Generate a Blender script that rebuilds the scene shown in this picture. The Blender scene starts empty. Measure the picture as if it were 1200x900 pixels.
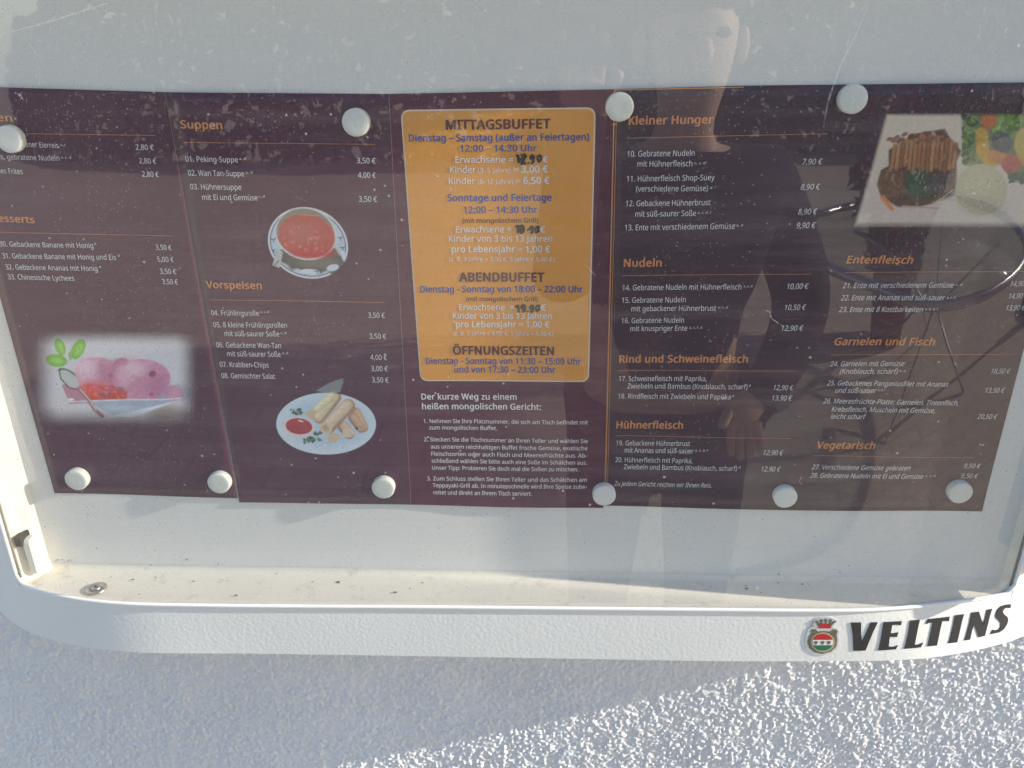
import bpy, bmesh, math, random
import numpy as np
from mathutils import Vector, Matrix, noise

scene = bpy.context.scene
COL = scene.collection
random.seed(7)
rng = np.random.default_rng(11)
MM = 0.001

# ------------------------------------------------------------------ camera
CAM_AXES = [[0.999219, 0.038699, -0.007957], [-0.007827, 0.391313, 0.920225], [-0.038725, 0.919444, -0.39131]]
cam_d = bpy.data.cameras.new('camera')
cam = bpy.data.objects.new('camera', cam_d)
COL.objects.link(cam)
r_, u_, f_ = [Vector(a) for a in CAM_AXES]
mw = Matrix((( r_.x, u_.x, -f_.x, 0.0), (r_.y, u_.y, -f_.y, -0.62), (r_.z, u_.z, -f_.z, 1.65), (0, 0, 0, 1)))
cam.matrix_world = mw
cam_d.sensor_width = 36.0
cam_d.lens = 28.5
cam_d.clip_start = 0.01
cam_d.clip_end = 500.0
scene.camera = cam

# ------------------------------------------------------------------ light
TO_SUN = Vector((1.0, -0.098, 0.375)).normalized()
world = bpy.data.worlds.new('World')
scene.world = world
world.use_nodes = True
wn = world.node_tree
for n in list(wn.nodes):
    wn.nodes.remove(n)
sky = wn.nodes.new('ShaderNodeTexSky')
sky.sky_type = 'NISHITA'
sky.sun_disc = False
sky.sun_elevation = math.asin(TO_SUN.z)
sky.sun_rotation = math.atan2(TO_SUN.x, TO_SUN.y)
sky.air_density = 1.0
sky.dust_density = 0.6
sky.ozone_density = 1.7
bg = wn.nodes.new('ShaderNodeBackground')
bg.inputs['Strength'].default_value = 0.15
wo = wn.nodes.new('ShaderNodeOutputWorld')
wn.links.new(sky.outputs[0], bg.inputs[0])
wn.links.new(bg.outputs[0], wo.inputs[0])
sun_d = bpy.data.lights.new('sun', 'SUN')
sun_d.energy = 4.6
sun_d.angle = math.radians(0.5)
sun_d.color = (1.0, 0.925, 0.79)
sun = bpy.data.objects.new('sun', sun_d)
sun.rotation_euler = (-TO_SUN).to_track_quat('-Z', 'Y').to_euler()
sun.location = (6, -1, 4)
COL.objects.link(sun)

scene.view_settings.view_transform = 'Standard'
scene.view_settings.look = 'None'
scene.view_settings.gamma = 1.0
scene.view_settings.exposure = 0.80
scene.render.resolution_x = 1024
scene.render.resolution_y = 768
scene.cycles.max_bounces = 8
scene.cycles.diffuse_bounces = 5
scene.cycles.transparent_max_bounces = 12

# printed lines: sheet, part name, words, x, z (mm on the board), width, tilt in degrees, cap height, weight, slant, ink
LINES = [
 (1, 'heading', 'Beilagen', -440.2, 1598.6, 43.4, -2.68, 5.16, 2, 0, 'orange'),
 (1, 'dish_name', 'Gebratener Eierreis', -405.3, 1578.7, 39.3, -2.01, 3.85, 0, 0, 'white'),
 (1, 'footnote_mark', 'a, c', -364.6, 1579.2, 4.2, -2.72, 1.61, 0, 0, 'white'),
 (1, 'dish_name', 'Reis, gebratene Nudeln', -419.7, 1569.4, 52.2, -1.55, 3.9, 0, 0, 'white'),
 (1, 'footnote_mark', 'a, c, d', -366.1, 1569.8, 7.6, -1.59, 1.63, 0, 0, 'white'),
 (1, 'dish_name', 'Pommes Frites', -429.2, 1559.2, 30.6, -1.92, 3.96, 0, 0, 'white'),
 (1, 'price', '2,80 €', -307.5, 1575.9, 13.7, -2.01, 3.85, 0, 0, 'white'),
 (1, 'price', '2,80 €', -306.8, 1565.9, 13.1, -2.08, 3.9, 0, 0, 'white'),
 (1, 'price', '2,80 €', -306.3, 1556.1, 12.8, -2.11, 3.94, 0, 0, 'white'),
 (1, 'heading', 'Desserts', -433.6, 1522.2, 35.4, -2.5, 5.35, 2, 0, 'orange'),
 (1, 'dish_name', '30. Gebackene Banane mit Honig', -431.6, 1502.1, 75.6, -0.97, 4.11, 0, 0, 'white'),
 (1, 'footnote_mark', 'a', -354.7, 1503.6, 1.4, 0.07, 1.77, 0, 0, 'white'),
 (1, 'dish_name', '31. Gebackene Banane mit Honig und Eis', -431.7, 1492.5, 92.0, -0.76, 4.16, 0, 0, 'white'),
 (1, 'footnote_mark', 'a', -338.1, 1494.0, 1.7, 0.1, 1.79, 0, 0, 'white'),
 (1, 'dish_name', '32. Gebackene Ananas mit Honig', -431.5, 1483.4, 74.9, -0.94, 4.21, 0, 0, 'white'),
 (1, 'footnote_mark', 'a', -354.9, 1484.9, 1.4, 0.13, 1.82, 0, 0, 'white'),
 (1, 'dish_name', '33. Chinesische Lychees', -431.6, 1475.2, 54.4, -1.1, 4.25, 0, 0, 'white'),
 (1, 'price', '3,50 €', -306.0, 1499.6, 12.6, -1.78, 4.1, 0, 0, 'white'),
 (1, 'price', '5,00 €', -306.4, 1489.9, 13.1, -1.71, 4.15, 0, 0, 'white'),
 (1, 'price', '3,50 €', -306.1, 1480.2, 13.1, -1.69, 4.2, 0, 0, 'white'),
 (1, 'price', '3,50 €', -305.8, 1471.7, 12.8, -1.73, 4.24, 0, 0, 'white'),
 (2, 'heading', 'Suppen', -270.5, 1591.2, 31.5, -1.35, 5.57, 2, 0, 'orange'),
 (2, 'dish_name', '01. Peking-Suppe', -270.7, 1567.1, 39.8, -1.06, 4.0, 0, 0, 'white'),
 (2, 'footnote_mark', 'a, d', -229.7, 1568.2, 4.9, -0.16, 1.69, 0, 0, 'white'),
 (2, 'dish_name', '02. Wan Tan-Suppe', -270.5, 1556.8, 43.0, -0.88, 4.06, 0, 0, 'white'),
 (2, 'footnote_mark', 'a, d', -226.2, 1558.1, 5.2, -0.13, 1.71, 0, 0, 'white'),
 (2, 'dish_name', '03. Hühnersuppe', -270.5, 1546.5, 39.4, -0.74, 4.11, 0, 0, 'white'),
 (2, 'dish_name', 'mit Ei und Gemüse', -262.5, 1538.5, 42.8, -0.66, 4.15, 0, 0, 'white'),
 (2, 'footnote_mark', 'c, d', -218.4, 1540.2, 4.3, -0.06, 1.75, 0, 0, 'white'),
 (2, 'price', '3,50 €', -140.9, 1565.5, 14.0, -1.43, 3.98, 0, 0, 'white'),
 (2, 'price', '4,00 €', -141.0, 1554.8, 13.5, -1.46, 4.04, 0, 0, 'white'),
 (2, 'price', '3,50 €', -141.8, 1536.9, 13.9, -1.38, 4.13, 0, 0, 'white'),
 (2, 'heading', 'Vorspeisen', -270.5, 1468.6, 45.0, -1.16, 5.79, 2, 0, 'orange'),
 (2, 'dish_name', '04. Frühlingsrolle', -269.9, 1445.6, 39.0, -0.59, 4.36, 0, 0, 'white'),
 (2, 'footnote_mark', 'a, c, d', -229.5, 1447.6, 7.0, 0.26, 1.88, 0, 0, 'white'),
 (2, 'dish_name', '05. 8 kleine Frühlingsrollen', -269.6, 1435.4, 60.4, -0.46, 4.41, 0, 0, 'white'),
 (2, 'dish_name', 'mit süß-saurer Soße', -261.6, 1427.8, 45.1, -0.61, 4.45, 0, 0, 'white'),
 (2, 'footnote_mark', 'c, d', -215.2, 1429.4, 4.6, 0.33, 1.92, 0, 0, 'white'),
 (2, 'dish_name', '06. Gebackene Wan-Tan', -269.9, 1417.8, 53.6, -0.76, 4.51, 0, 0, 'white'),
 (2, 'dish_name', 'mit süß-saurer Soße', -262.0, 1410.0, 44.5, -0.77, 4.55, 0, 0, 'white'),
 (2, 'footnote_mark', 'a, d', -215.9, 1411.8, 4.7, 0.39, 1.97, 0, 0, 'white'),
 (2, 'dish_name', '07. Krabben-Chips', -269.6, 1400.4, 40.8, -0.86, 4.6, 0, 0, 'white'),
 (2, 'dish_name', '08. Gemischter Salat', -269.7, 1390.3, 45.0, -0.92, 4.65, 0, 0, 'white'),
 (2, 'price', '3,50 €', -141.8, 1444.1, 13.5, -1.25, 4.34, 0, 0, 'white'),
 (2, 'price', '3,50 €', -142.1, 1426.1, 13.7, -1.21, 4.43, 0, 0, 'white'),
 (2, 'price', '4,00 €', -142.7, 1407.7, 13.7, -1.18, 4.53, 0, 0, 'white'),
 (2, 'price', '3,00 €', -142.8, 1397.6, 13.8, -1.14, 4.58, 0, 0, 'white'),
 (2, 'price', '3,50 €', -142.9, 1387.5, 13.8, -1.13, 4.64, 0, 0, 'white'),
 (2, 'buffet_line', 'MITTAGSBUFFET', -73.0, 1589.5, 76.8, 0.39, 6.45, 2.4, 0, 'brown'),
 (2, 'buffet_line', 'Dienstag – Samstag (außer an Feiertagen)', -100.7, 1581.1, 132.8, 0.18, 4.84, 1.5, 0, 'blue'),
 (2, 'buffet_line', '12:00 – 14:30 Uhr', -62.9, 1573.7, 56.6, 0.07, 4.64, 1.2, 0, 'blue'),
 (2, 'buffet_line', 'Erwachsene =', -66.8, 1565.6, 43.0, 0.18, 4.57, 0.6, 0, 'white'),
 (2, 'buffet_line', '€', -1.8, 1565.7, 3.8, -0.15, 4.56, 1, 0, 'white'),
 (2, 'buffet_line', 'Kinder', -71.0, 1558.4, 19.3, 0.24, 4.62, 0.5, 0, 'white'),
 (2, 'buffet_line', '(3–5 Jahre)', -50.2, 1558.5, 24.5, 0.16, 3.37, 0, 0, 'white'),
 (2, 'buffet_line', '=', -23.8, 1558.6, 4.1, -0.13, 4.61, 0, 0, 'white'),
 (2, 'buffet_line', '3,00 €', -17.7, 1558.5, 19.9, 0.23, 4.85, 1.6, 0, 'white'),
 (2, 'buffet_line', 'Kinder', -72.3, 1550.1, 19.8, 0.27, 4.67, 0.5, 0, 'white'),
 (2, 'buffet_line', '(6–11 Jahre)', -50.4, 1550.2, 26.5, -0.1, 3.4, 0, 0, 'white'),
 (2, 'buffet_line', '=', -22.5, 1550.1, 4.1, -0.1, 4.66, 0, 0, 'white'),
 (2, 'buffet_line', '6,50 €', -16.3, 1550.1, 19.6, 0.27, 4.9, 1.6, 0, 'white'),
 (2, 'buffet_line', 'Sonntage und Feiertage', -73.7, 1537.3, 78.9, 0.18, 5.12, 1.5, 0, 'blue'),
 (2, 'buffet_line', '12:00 – 14:30 Uhr', -61.8, 1528.3, 56.2, 0.11, 4.92, 1.2, 0, 'blue'),
 (2, 'buffet_line', '(mit mongolischem Grill)', -63.0, 1520.8, 57.9, 0.14, 3.53, 0.6, 0, 'brown'),
 (2, 'buffet_line', 'Erwachsene =', -68.2, 1513.3, 42.6, 0.3, 4.89, 0.6, 0, 'white'),
 (2, 'buffet_line', '€', -3.7, 1513.5, 4.2, 0.03, 4.87, 1, 0, 'white'),
 (2, 'buffet_line', 'Kinder von 3 bis 13 Jahren', -73.9, 1506.1, 79.9, 0.15, 4.93, 0.6, 0, 'white'),
 (2, 'buffet_line', 'pro Lebensjahr', -72.1, 1497.9, 49.2, 0.09, 4.98, 1.4, 0, 'white'),
 (2, 'buffet_line', '=', -21.0, 1497.9, 4.0, 0.09, 4.97, 0, 0, 'white'),
 (2, 'buffet_line', '1,00 €', -14.7, 1498.0, 19.0, 0.09, 4.97, 1.4, 0, 'white'),
 (2, 'buffet_line', '(z. B. 3 Jahre = 3,00 €; 5 Jahre = 5,00 €)', -74.5, 1490.7, 82.0, 0.11, 3.4, 0.2, 0, 'white'),
 (2, 'buffet_line', 'ABENDBUFFET', -67.1, 1474.4, 67.3, 0.17, 7.05, 2.4, 0, 'brown'),
 (2, 'buffet_line', 'Dienstag - Sonntag von 18:00 – 22:00 Uhr', -98.3, 1465.4, 128.7, 0.3, 5.18, 1.5, 0, 'blue'),
 (2, 'buffet_line', '(mit mongolischem Grill)', -61.9, 1458.2, 56.8, 0.3, 3.68, 0.6, 0, 'brown'),
 (2, 'buffet_line', 'Erwachsene  =', -67.9, 1450.7, 43.9, 0.35, 4.99, 0.6, 0, 'white'),
 (2, 'buffet_line', '€', -2.9, 1451.0, 4.6, 0.26, 4.98, 1, 0, 'white'),
 (2, 'buffet_line', 'Kinder von 3 bis 13 Jahren', -73.2, 1443.5, 79.5, 0.28, 5.03, 0.6, 0, 'white'),
 (2, 'buffet_line', 'pro Lebensjahr', -71.1, 1436.3, 48.9, 0.31, 5.08, 1.4, 0, 'white'),
 (2, 'buffet_line', '=', -20.4, 1436.6, 4.1, 0.31, 5.07, 0, 0, 'white'),
 (2, 'buffet_line', '1,00 €', -14.2, 1436.6, 18.8, 0.31, 5.07, 1.4, 0, 'white'),
 (2, 'buffet_line', '(z. B. 3 Jahre = 3,00 €; 5 Jahre = 5,00 €)', -73.7, 1429.2, 81.3, 0.33, 3.51, 0.2, 0, 'white'),
 (2, 'buffet_line', 'ÖFFNUNGSZEITEN', -74.3, 1412.7, 82.8, 0.18, 7.15, 2.2, 0, 'brown'),
 (2, 'buffet_line', 'Dienstag - Sonntag von 11:30 – 15:00 Uhr', -97.0, 1404.2, 127.6, 0.32, 5.42, 1.1, 0, 'blue'),
 (2, 'buffet_line', 'und von 17:30 – 23:00 Uhr', -73.7, 1396.7, 83.6, 0.34, 5.47, 1.1, 0, 'blue'),
 (2, 'instruction_line', 'Der kurze Weg zu einem', -102.3, 1372.0, 80.1, 0.37, 5.33, 1.3, 0, 'white'),
 (2, 'instruction_line', 'heißen mongolischen Gericht:', -102.2, 1363.0, 100.4, 0.34, 5.38, 1.3, 0, 'white'),
 (2, 'instruction_line', '1. Nehmen Sie Ihre Platznummer, die sich am Tisch befindet mit', -101.6, 1350.1, 139.5, 0.09, 3.69, 0.5, 0, 'white'),
 (2, 'instruction_line', 'zum mongolischen Buffet.', -97.1, 1343.9, 58.1, 0.08, 3.73, 0.5, 0, 'white'),
 (2, 'instruction_line', '2. Stecken Sie die Tischnummer an Ihren Teller und wählen Sie', -102.1, 1332.6, 140.3, -0.03, 3.77, 0.5, 0, 'white'),
 (2, 'instruction_line', 'aus unserem reichhaltigen Buffet frische Gemüse, exotische', -96.7, 1325.7, 134.8, -0.03, 3.79, 0.5, 0, 'white'),
 (2, 'instruction_line', 'Fleischsorten oder auch Fisch und Meeresfrüchte aus. Ab-', -96.5, 1318.7, 134.4, -0.09, 3.82, 0.5, 0, 'white'),
 (2, 'instruction_line', 'schließend wählen Sie bitte auch eine Soße im Schälchen aus.', -96.6, 1311.8, 134.7, -0.1, 3.85, 0.5, 0, 'white'),
 (2, 'instruction_line', 'Unser Tipp: Probieren Sie doch mal die Soßen zu mischen.', -96.4, 1304.9, 127.3, 0.02, 3.88, 0.5, 0, 'white'),
 (2, 'instruction_line', '3. Zum Schluss stellen Sie Ihren Teller und das Schälchen am', -101.5, 1294.1, 140.0, 0.18, 3.93, 0.5, 0, 'white'),
 (2, 'instruction_line', 'Teppayaki-Grill ab. In minutenschnelle wird Ihre Speise zube-', -96.8, 1287.3, 135.5, 0.11, 3.96, 0.5, 0, 'white'),
 (2, 'instruction_line', 'reitet und direkt an Ihrem Tisch serviert.', -96.4, 1280.2, 87.0, 0.12, 4.0, 0.5, 0, 'white'),
 (3, 'heading', 'Kleiner Hunger', 60.1, 1592.4, 60.9, 0.53, 5.55, 2, 0, 'orange'),
 (3, 'dish_name', '10. Gebratene Nudeln', 60.4, 1569.8, 49.1, 0.54, 4.02, 0, 0, 'white'),
 (3, 'dish_name', 'mit Hühnerfleisch', 68.1, 1562.6, 40.3, 0.21, 4.06, 0, 0, 'white'),
 (3, 'footnote_mark', 'a, c, d', 109.8, 1564.2, 8.1, -0.15, 1.66, 0, 0, 'white'),
 (3, 'dish_name', '11. Hühnerfleisch Shop-Suey', 60.8, 1551.8, 64.9, 0.67, 4.11, 0, 0, 'white'),
 (3, 'dish_name', '(verschiedene Gemüse)', 68.1, 1544.4, 53.3, 0.26, 4.15, 0, 0, 'white'),
 (3, 'footnote_mark', 'd', 122.9, 1546.1, 1.6, -0.09, 1.7, 0, 0, 'white'),
 (3, 'dish_name', '12. Gebackene Hühnerbrust', 61.0, 1533.5, 63.2, 0.54, 4.21, 0, 0, 'white'),
 (3, 'dish_name', 'mit süß-saurer Soße', 68.5, 1525.6, 45.6, 0.64, 4.26, 0, 0, 'white'),
 (3, 'footnote_mark', 'a, c, d, f', 115.3, 1527.7, 10.2, -0.02, 1.74, 0, 0, 'white'),
 (3, 'dish_name', '13. Ente mit verschiedenem Gemüse', 61.1, 1515.2, 83.1, 0.7, 4.31, 0, 0, 'white'),
 (3, 'footnote_mark', 'a, d', 145.3, 1518.0, 4.8, 0.02, 1.76, 0, 0, 'white'),
 (3, 'price', '7,90 €', 188.8, 1563.6, 14.3, 0.83, 4.03, 0, 0.15, 'white'),
 (3, 'price', '8,90 €', 189.8, 1545.4, 14.1, 0.94, 4.12, 0, 0.15, 'white'),
 (3, 'price', '8,90 €', 190.3, 1527.0, 13.9, 1.04, 4.22, 0, 0.15, 'white'),
 (3, 'price', '9,90 €', 190.4, 1516.7, 14.1, 1.07, 4.28, 0, 0.15, 'white'),
 (3, 'heading', 'Nudeln', 61.4, 1486.9, 29.5, 0.39, 5.96, 2, 0, 'orange'),
 (3, 'dish_name', '14. Gebratene Nudeln mit Hühnerfleisch', 61.4, 1467.9, 92.5, 0.37, 4.36, 0, 0, 'white'),
 (3, 'footnote_mark', 'a, c, d', 155.6, 1470.4, 6.6, 0.19, 1.79, 0, 0, 'white'),
 (3, 'price', '10,00 €', 189.2, 1469.1, 16.3, 1.16, 4.33, 0, 0.15, 'white'),
 (3, 'dish_name', '15. Gebratene Nudeln', 61.4, 1457.6, 50.2, 0.47, 4.35, 0, 0, 'white'),
 (3, 'dish_name', 'mit gebackener Hühnerbrust', 69.3, 1450.5, 66.7, 0.5, 4.38, 0, 0, 'white'),
 (3, 'footnote_mark', 'a, c, d', 137.4, 1452.9, 7.4, 0.25, 1.83, 0, 0, 'white'),
 (3, 'price', '10,50 €', 189.5, 1452.0, 16.3, 0.75, 4.35, 0, 0.15, 'white'),
 (3, 'dish_name', '16. Gebratene Nudeln', 61.9, 1440.6, 49.5, 0.54, 4.37, 0, 0, 'white'),
 (3, 'dish_name', 'mit knuspriger Ente', 69.3, 1433.8, 45.3, 0.59, 4.4, 0, 0, 'white'),
 (3, 'footnote_mark', 'a, c, f, d', 116.2, 1436.0, 9.8, 0.31, 1.87, 0, 0, 'white'),
 (3, 'price', '12,90 €', 189.0, 1434.7, 17.0, 0.8, 4.37, 0, 0.15, 'white'),
 (3, 'heading', 'Rind und Schweinefleisch', 61.6, 1406.7, 103.7, 0.42, 6.25, 2, 0, 'orange'),
 (3, 'dish_name', '17. Schweinefleisch mit Paprika,', 62.1, 1390.2, 71.7, 0.35, 4.48, 0, 0, 'white'),
 (3, 'dish_name', 'Zwiebeln und Bambus (Knoblauch, scharf)', 69.4, 1383.6, 97.9, 0.1, 4.51, 0, 0, 'white'),
 (3, 'footnote_mark', 'd', 168.4, 1386.3, 1.4, 0.49, 1.9, 0, 0, 'white'),
 (3, 'dish_name', '18. Rindfleisch mit Zwiebeln und Paprika', 62.2, 1374.4, 92.4, 0.15, 4.49, 0, 0, 'white'),
 (3, 'footnote_mark', 'd', 155.4, 1376.9, 1.7, 0.53, 1.93, 0, 0, 'white'),
 (3, 'price', '12,90 €', 188.7, 1383.4, 16.0, -0.59, 4.42, 0, 0.15, 'white'),
 (3, 'price', '13,90 €', 188.6, 1374.1, 16.3, -0.55, 4.47, 0, 0.15, 'white'),
 (3, 'heading', 'Hühnerfleisch', 61.8, 1346.8, 55.9, 0.39, 6.55, 2, 0, 'orange'),
 (3, 'dish_name', '19. Gebackene Hühnerbrust', 62.5, 1330.5, 62.2, 0.39, 4.56, 0, 0, 'white'),
 (3, 'dish_name', 'mit Ananas und süß-sauer', 69.9, 1323.7, 58.2, 0.23, 4.59, 0, 0, 'white'),
 (3, 'footnote_mark', 'a, c, d, f', 129.4, 1326.1, 10.9, -1.45, 1.96, 0, 0, 'white'),
 (3, 'dish_name', '20. Hühnerfleisch mit Paprika,', 62.4, 1314.3, 65.7, 0.17, 4.64, 0, 0, 'white'),
 (3, 'dish_name', 'Zwiebeln und Bambus (Knoblauch, scharf)', 70.0, 1307.5, 96.3, 0.13, 4.67, 0, 0, 'white'),
 (3, 'footnote_mark', 'd', 167.4, 1310.1, 1.8, 0.77, 1.99, 0, 0, 'white'),
 (3, 'price', '12,90 €', 187.3, 1323.2, 16.5, -0.7, 4.57, 0, 0.2, 'white'),
 (3, 'price', '12,90 €', 187.3, 1307.3, 16.1, -0.7, 4.66, 0, 0.2, 'white'),
 (3, 'closing_line', 'Zu jedem Gericht reichen wir Ihnen Reis.', 62.4, 1290.9, 83.8, -0.04, 4.42, 0, 0.22, 'white'),
 (3, 'heading', 'Entenfleisch', 231.5, 1489.7, 50.5, -0.34, 5.74, 2, 0.15, 'orange'),
 (3, 'dish_name', '21. Ente mit verschiedenem Gemüse', 231.8, 1469.8, 84.1, 0.56, 4.24, 0, 0.2, 'white'),
 (3, 'dish_name', '22. Ente mit Ananas und süß-sauer', 231.9, 1459.9, 79.6, 0.43, 4.29, 0, 0.2, 'white'),
 (3, 'dish_name', '23. Ente mit 8 Kostbarkeiten', 231.8, 1450.3, 64.7, 0.39, 4.27, 0, 0.2, 'white'),
 (3, 'footnote_mark', 'a, d', 316.9, 1472.3, 5.2, 0.18, 1.77, 0, 0, 'white'),
 (3, 'footnote_mark', 'a, c, d', 312.5, 1462.0, 6.5, 0.22, 1.79, 0, 0, 'white'),
 (3, 'footnote_mark', 'a, b, d, f', 297.9, 1452.4, 9.8, 0.26, 1.82, 0, 0, 'white'),
 (3, 'price', '14,90 €', 358.3, 1472.1, 14.1, 1.57, 4.07, 0, 0.2, 'white'),
 (3, 'price', '14,90 €', 359.2, 1462.3, 14.2, 1.33, 4.12, 0, 0.2, 'white'),
 (3, 'price', '13,90 €', 359.4, 1452.7, 14.3, 1.09, 4.17, 0, 0.2, 'white'),
 (3, 'heading', 'Garnelen und Fisch', 232.2, 1422.7, 78.6, 0.36, 6.08, 2, 0.15, 'orange'),
 (3, 'dish_name', '24. Garnelen mit Gemüse', 231.6, 1404.3, 58.6, 0.86, 4.37, 0, 0.2, 'white'),
 (3, 'dish_name', '(Knoblauch, scharf)', 240.3, 1397.9, 45.9, 0.64, 4.33, 0, 0.2, 'white'),
 (3, 'footnote_mark', 'b, d', 287.4, 1400.1, 4.7, 0.45, 1.86, 0, 0, 'white'),
 (3, 'dish_name', '25. Gebackenes Pangasiusfilet mit Ananas', 231.5, 1387.6, 96.8, 0.04, 4.3, 0, 0.2, 'white'),
 (3, 'dish_name', 'und süß-sauer', 239.0, 1381.1, 33.2, 0.12, 4.34, 0, 0.2, 'white'),
 (3, 'footnote_mark', 'a, d, f', 273.2, 1383.0, 5.5, 0.51, 1.9, 0, 0, 'white'),
 (3, 'dish_name', '26. Meeresfrüchte-Platte: Garnelen, Tintenfisch,', 230.7, 1371.5, 108.9, -0.18, 4.31, 0, 0.2, 'white'),
 (3, 'dish_name', 'Krebsfleisch, Muscheln mit Gemüse,', 238.6, 1364.2, 83.5, -0.06, 4.34, 0, 0.2, 'white'),
 (3, 'dish_name', 'leicht scharf', 238.8, 1357.5, 28.5, -0.03, 4.38, 0, 0.2, 'white'),
 (3, 'price', '18,50 €', 359.9, 1399.4, 14.8, -0.12, 4.29, 0, 0.2, 'white'),
 (3, 'price', '13,50 €', 358.8, 1382.6, 15.5, -0.33, 4.31, 0, 0.2, 'white'),
 (3, 'price', '20,50 €', 357.7, 1358.9, 15.9, -0.52, 4.35, 0, 0.2, 'white'),
 (3, 'heading', 'Vegetarisch', 231.3, 1329.8, 48.1, 0.31, 6.45, 2, 0.15, 'orange'),
 (3, 'dish_name', '27. Verschiedene Gemüse gebraten', 229.6, 1309.7, 82.5, 0.26, 4.54, 0, 0.2, 'white'),
 (3, 'dish_name', '28. Gebratene Nudeln mit Ei und Gemüse', 229.4, 1301.7, 94.9, 0.2, 4.5, 0, 0.2, 'white'),
 (3, 'footnote_mark', 'a, c, d', 325.8, 1303.9, 8.6, 0.8, 1.99, 0, 0, 'white'),
 (3, 'price', '9,50 €', 356.2, 1312.5, 14.2, -0.89, 4.42, 0, 0.2, 'white'),
 (3, 'price', '9,50 €', 356.0, 1302.8, 14.3, -0.86, 4.47, 0, 0.2, 'white'),
]
RULES = [(1, -400.3, 1588.0, -290.9, 1586.1), (1, -429.7, 1513.4, -291.1, 1510.5), (2, -270.3, 1581.1, -126.2, 1579.0), (2, -269.6, 1458.7, -128.0, 1456.7), (3, 60.1, 1582.9, 203.7, 1585.3), (3, 60.4, 1479.7, 206.3, 1481.1), (3, 61.4, 1399.8, 205.2, 1400.2), (3, 61.3, 1339.9, 208.9, 1339.0), (3, 231.4, 1482.2, 369.6, 1483.9), (3, 230.9, 1414.2, 375.6, 1416.2), (3, 228.9, 1322.9, 362.6, 1322.5)]
SHEET_OUTLINES = {1: [(-445.2, 1622.1), (-277.7, 1616.4), (-273.2, 1273.6), (-440.4, 1276.1)], 2: [(-277.7, 1616.4), (-114.2, 1614.2), (48.6, 1616.6), (53.8, 1268.2), (-117.0, 1269.3), (-271.8, 1269.7)], 3: [(48.6, 1616.6), (133.9, 1618.3), (380.9, 1619.6), (380.9, 1270.0), (219.9, 1269.6), (54.1, 1270.4)]}
BOX = [(-105.8, 1603.3), (36.2, 1604.4), (37.5, 1389.3), (-102.5, 1388.7)]
CREASE = [(-113.6, 1614.2), (-117.0, 1269.5)]
PHOTOS = {'ice': [(-428.2, 1436.4), (-277.6, 1437.2), (-293.7, 1335.5), (-453.7, 1333.7)], 'soup': [(-221.2, 1540.8), (-135.6, 1540.7), (-141.4, 1466.6), (-231.2, 1466.3)], 'rolls': [(-233.8, 1392.1), (-125.7, 1393.0), (-131.0, 1312.4), (-244.3, 1311.0)], 'duck': [(219.4, 1606.6), (356.3, 1605.9), (378.6, 1514.8), (233.6, 1514.7)]}
MAGNETS = [(-399.5, 1584.4), (-138.2, 1595.1), (52.9, 1605.0), (216.4, 1609.3), (-413.6, 1293.1), (-285.2, 1291.9), (-139.4, 1289.3), (53.6, 1284.4), (209.0, 1285.1), (355.6, 1291.5)]
HANDWRITING = [[[(-21.5, 1570.3), (-20.0, 1571.1), (-19.6, 1565.3)], [(-18.3, 1570.7), (-15.3, 1571.5), (-14.1, 1570.3), (-17.0, 1566.6), (-17.9, 1564.9), (-14.1, 1565.3)], [(-12.8, 1565.7), (-12.2, 1564.9)], [(-8.8, 1571.1), (-11.1, 1569.8), (-9.9, 1567.8), (-8.2, 1569.4), (-8.8, 1571.1), (-8.8, 1566.6), (-10.3, 1564.5)], [(-4.8, 1571.1), (-5.8, 1569.0), (-4.6, 1566.1), (-2.9, 1568.2), (-3.5, 1570.6), (-4.8, 1571.1)], [(-20.9, 1568.2), (-14.9, 1567.4)], [(-17.0, 1571.1), (-16.2, 1565.7)]], [[(-22.4, 1517.3), (-20.2, 1519.0), (-20.5, 1512.9)], [(-16.6, 1519.0), (-18.9, 1517.7), (-18.1, 1515.5), (-15.9, 1516.8), (-16.6, 1519.0), (-16.1, 1514.6), (-18.5, 1512.4)], [(-21.6, 1515.5), (-15.5, 1515.1)], [(-13.1, 1515.9), (-12.2, 1515.1)], [(-9.1, 1518.1), (-11.1, 1517.4), (-10.6, 1515.7), (-8.7, 1516.6), (-9.2, 1518.3), (-9.3, 1513.7), (-10.8, 1512.7)], [(-5.8, 1518.3), (-7.3, 1515.9), (-6.7, 1513.3), (-4.7, 1514.6), (-5.0, 1517.7), (-5.8, 1518.3)], [(-19.4, 1519.0), (-18.5, 1513.3)]], [[(-22.8, 1453.4), (-20.6, 1455.3), (-20.1, 1449.1)], [(-16.0, 1455.8), (-18.3, 1453.8), (-16.5, 1451.5), (-14.7, 1453.9), (-16.0, 1455.8), (-15.1, 1451.0), (-17.4, 1449.1)], [(-13.3, 1450.5), (-12.6, 1449.6)], [(-9.2, 1455.3), (-11.3, 1453.6), (-10.1, 1451.5), (-8.1, 1453.4), (-9.2, 1455.5), (-8.8, 1451.0), (-10.8, 1449.1)], [(-5.1, 1455.3), (-6.7, 1452.9), (-5.6, 1450.1), (-3.8, 1452.0), (-4.0, 1454.9), (-5.1, 1455.3)]]]
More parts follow.
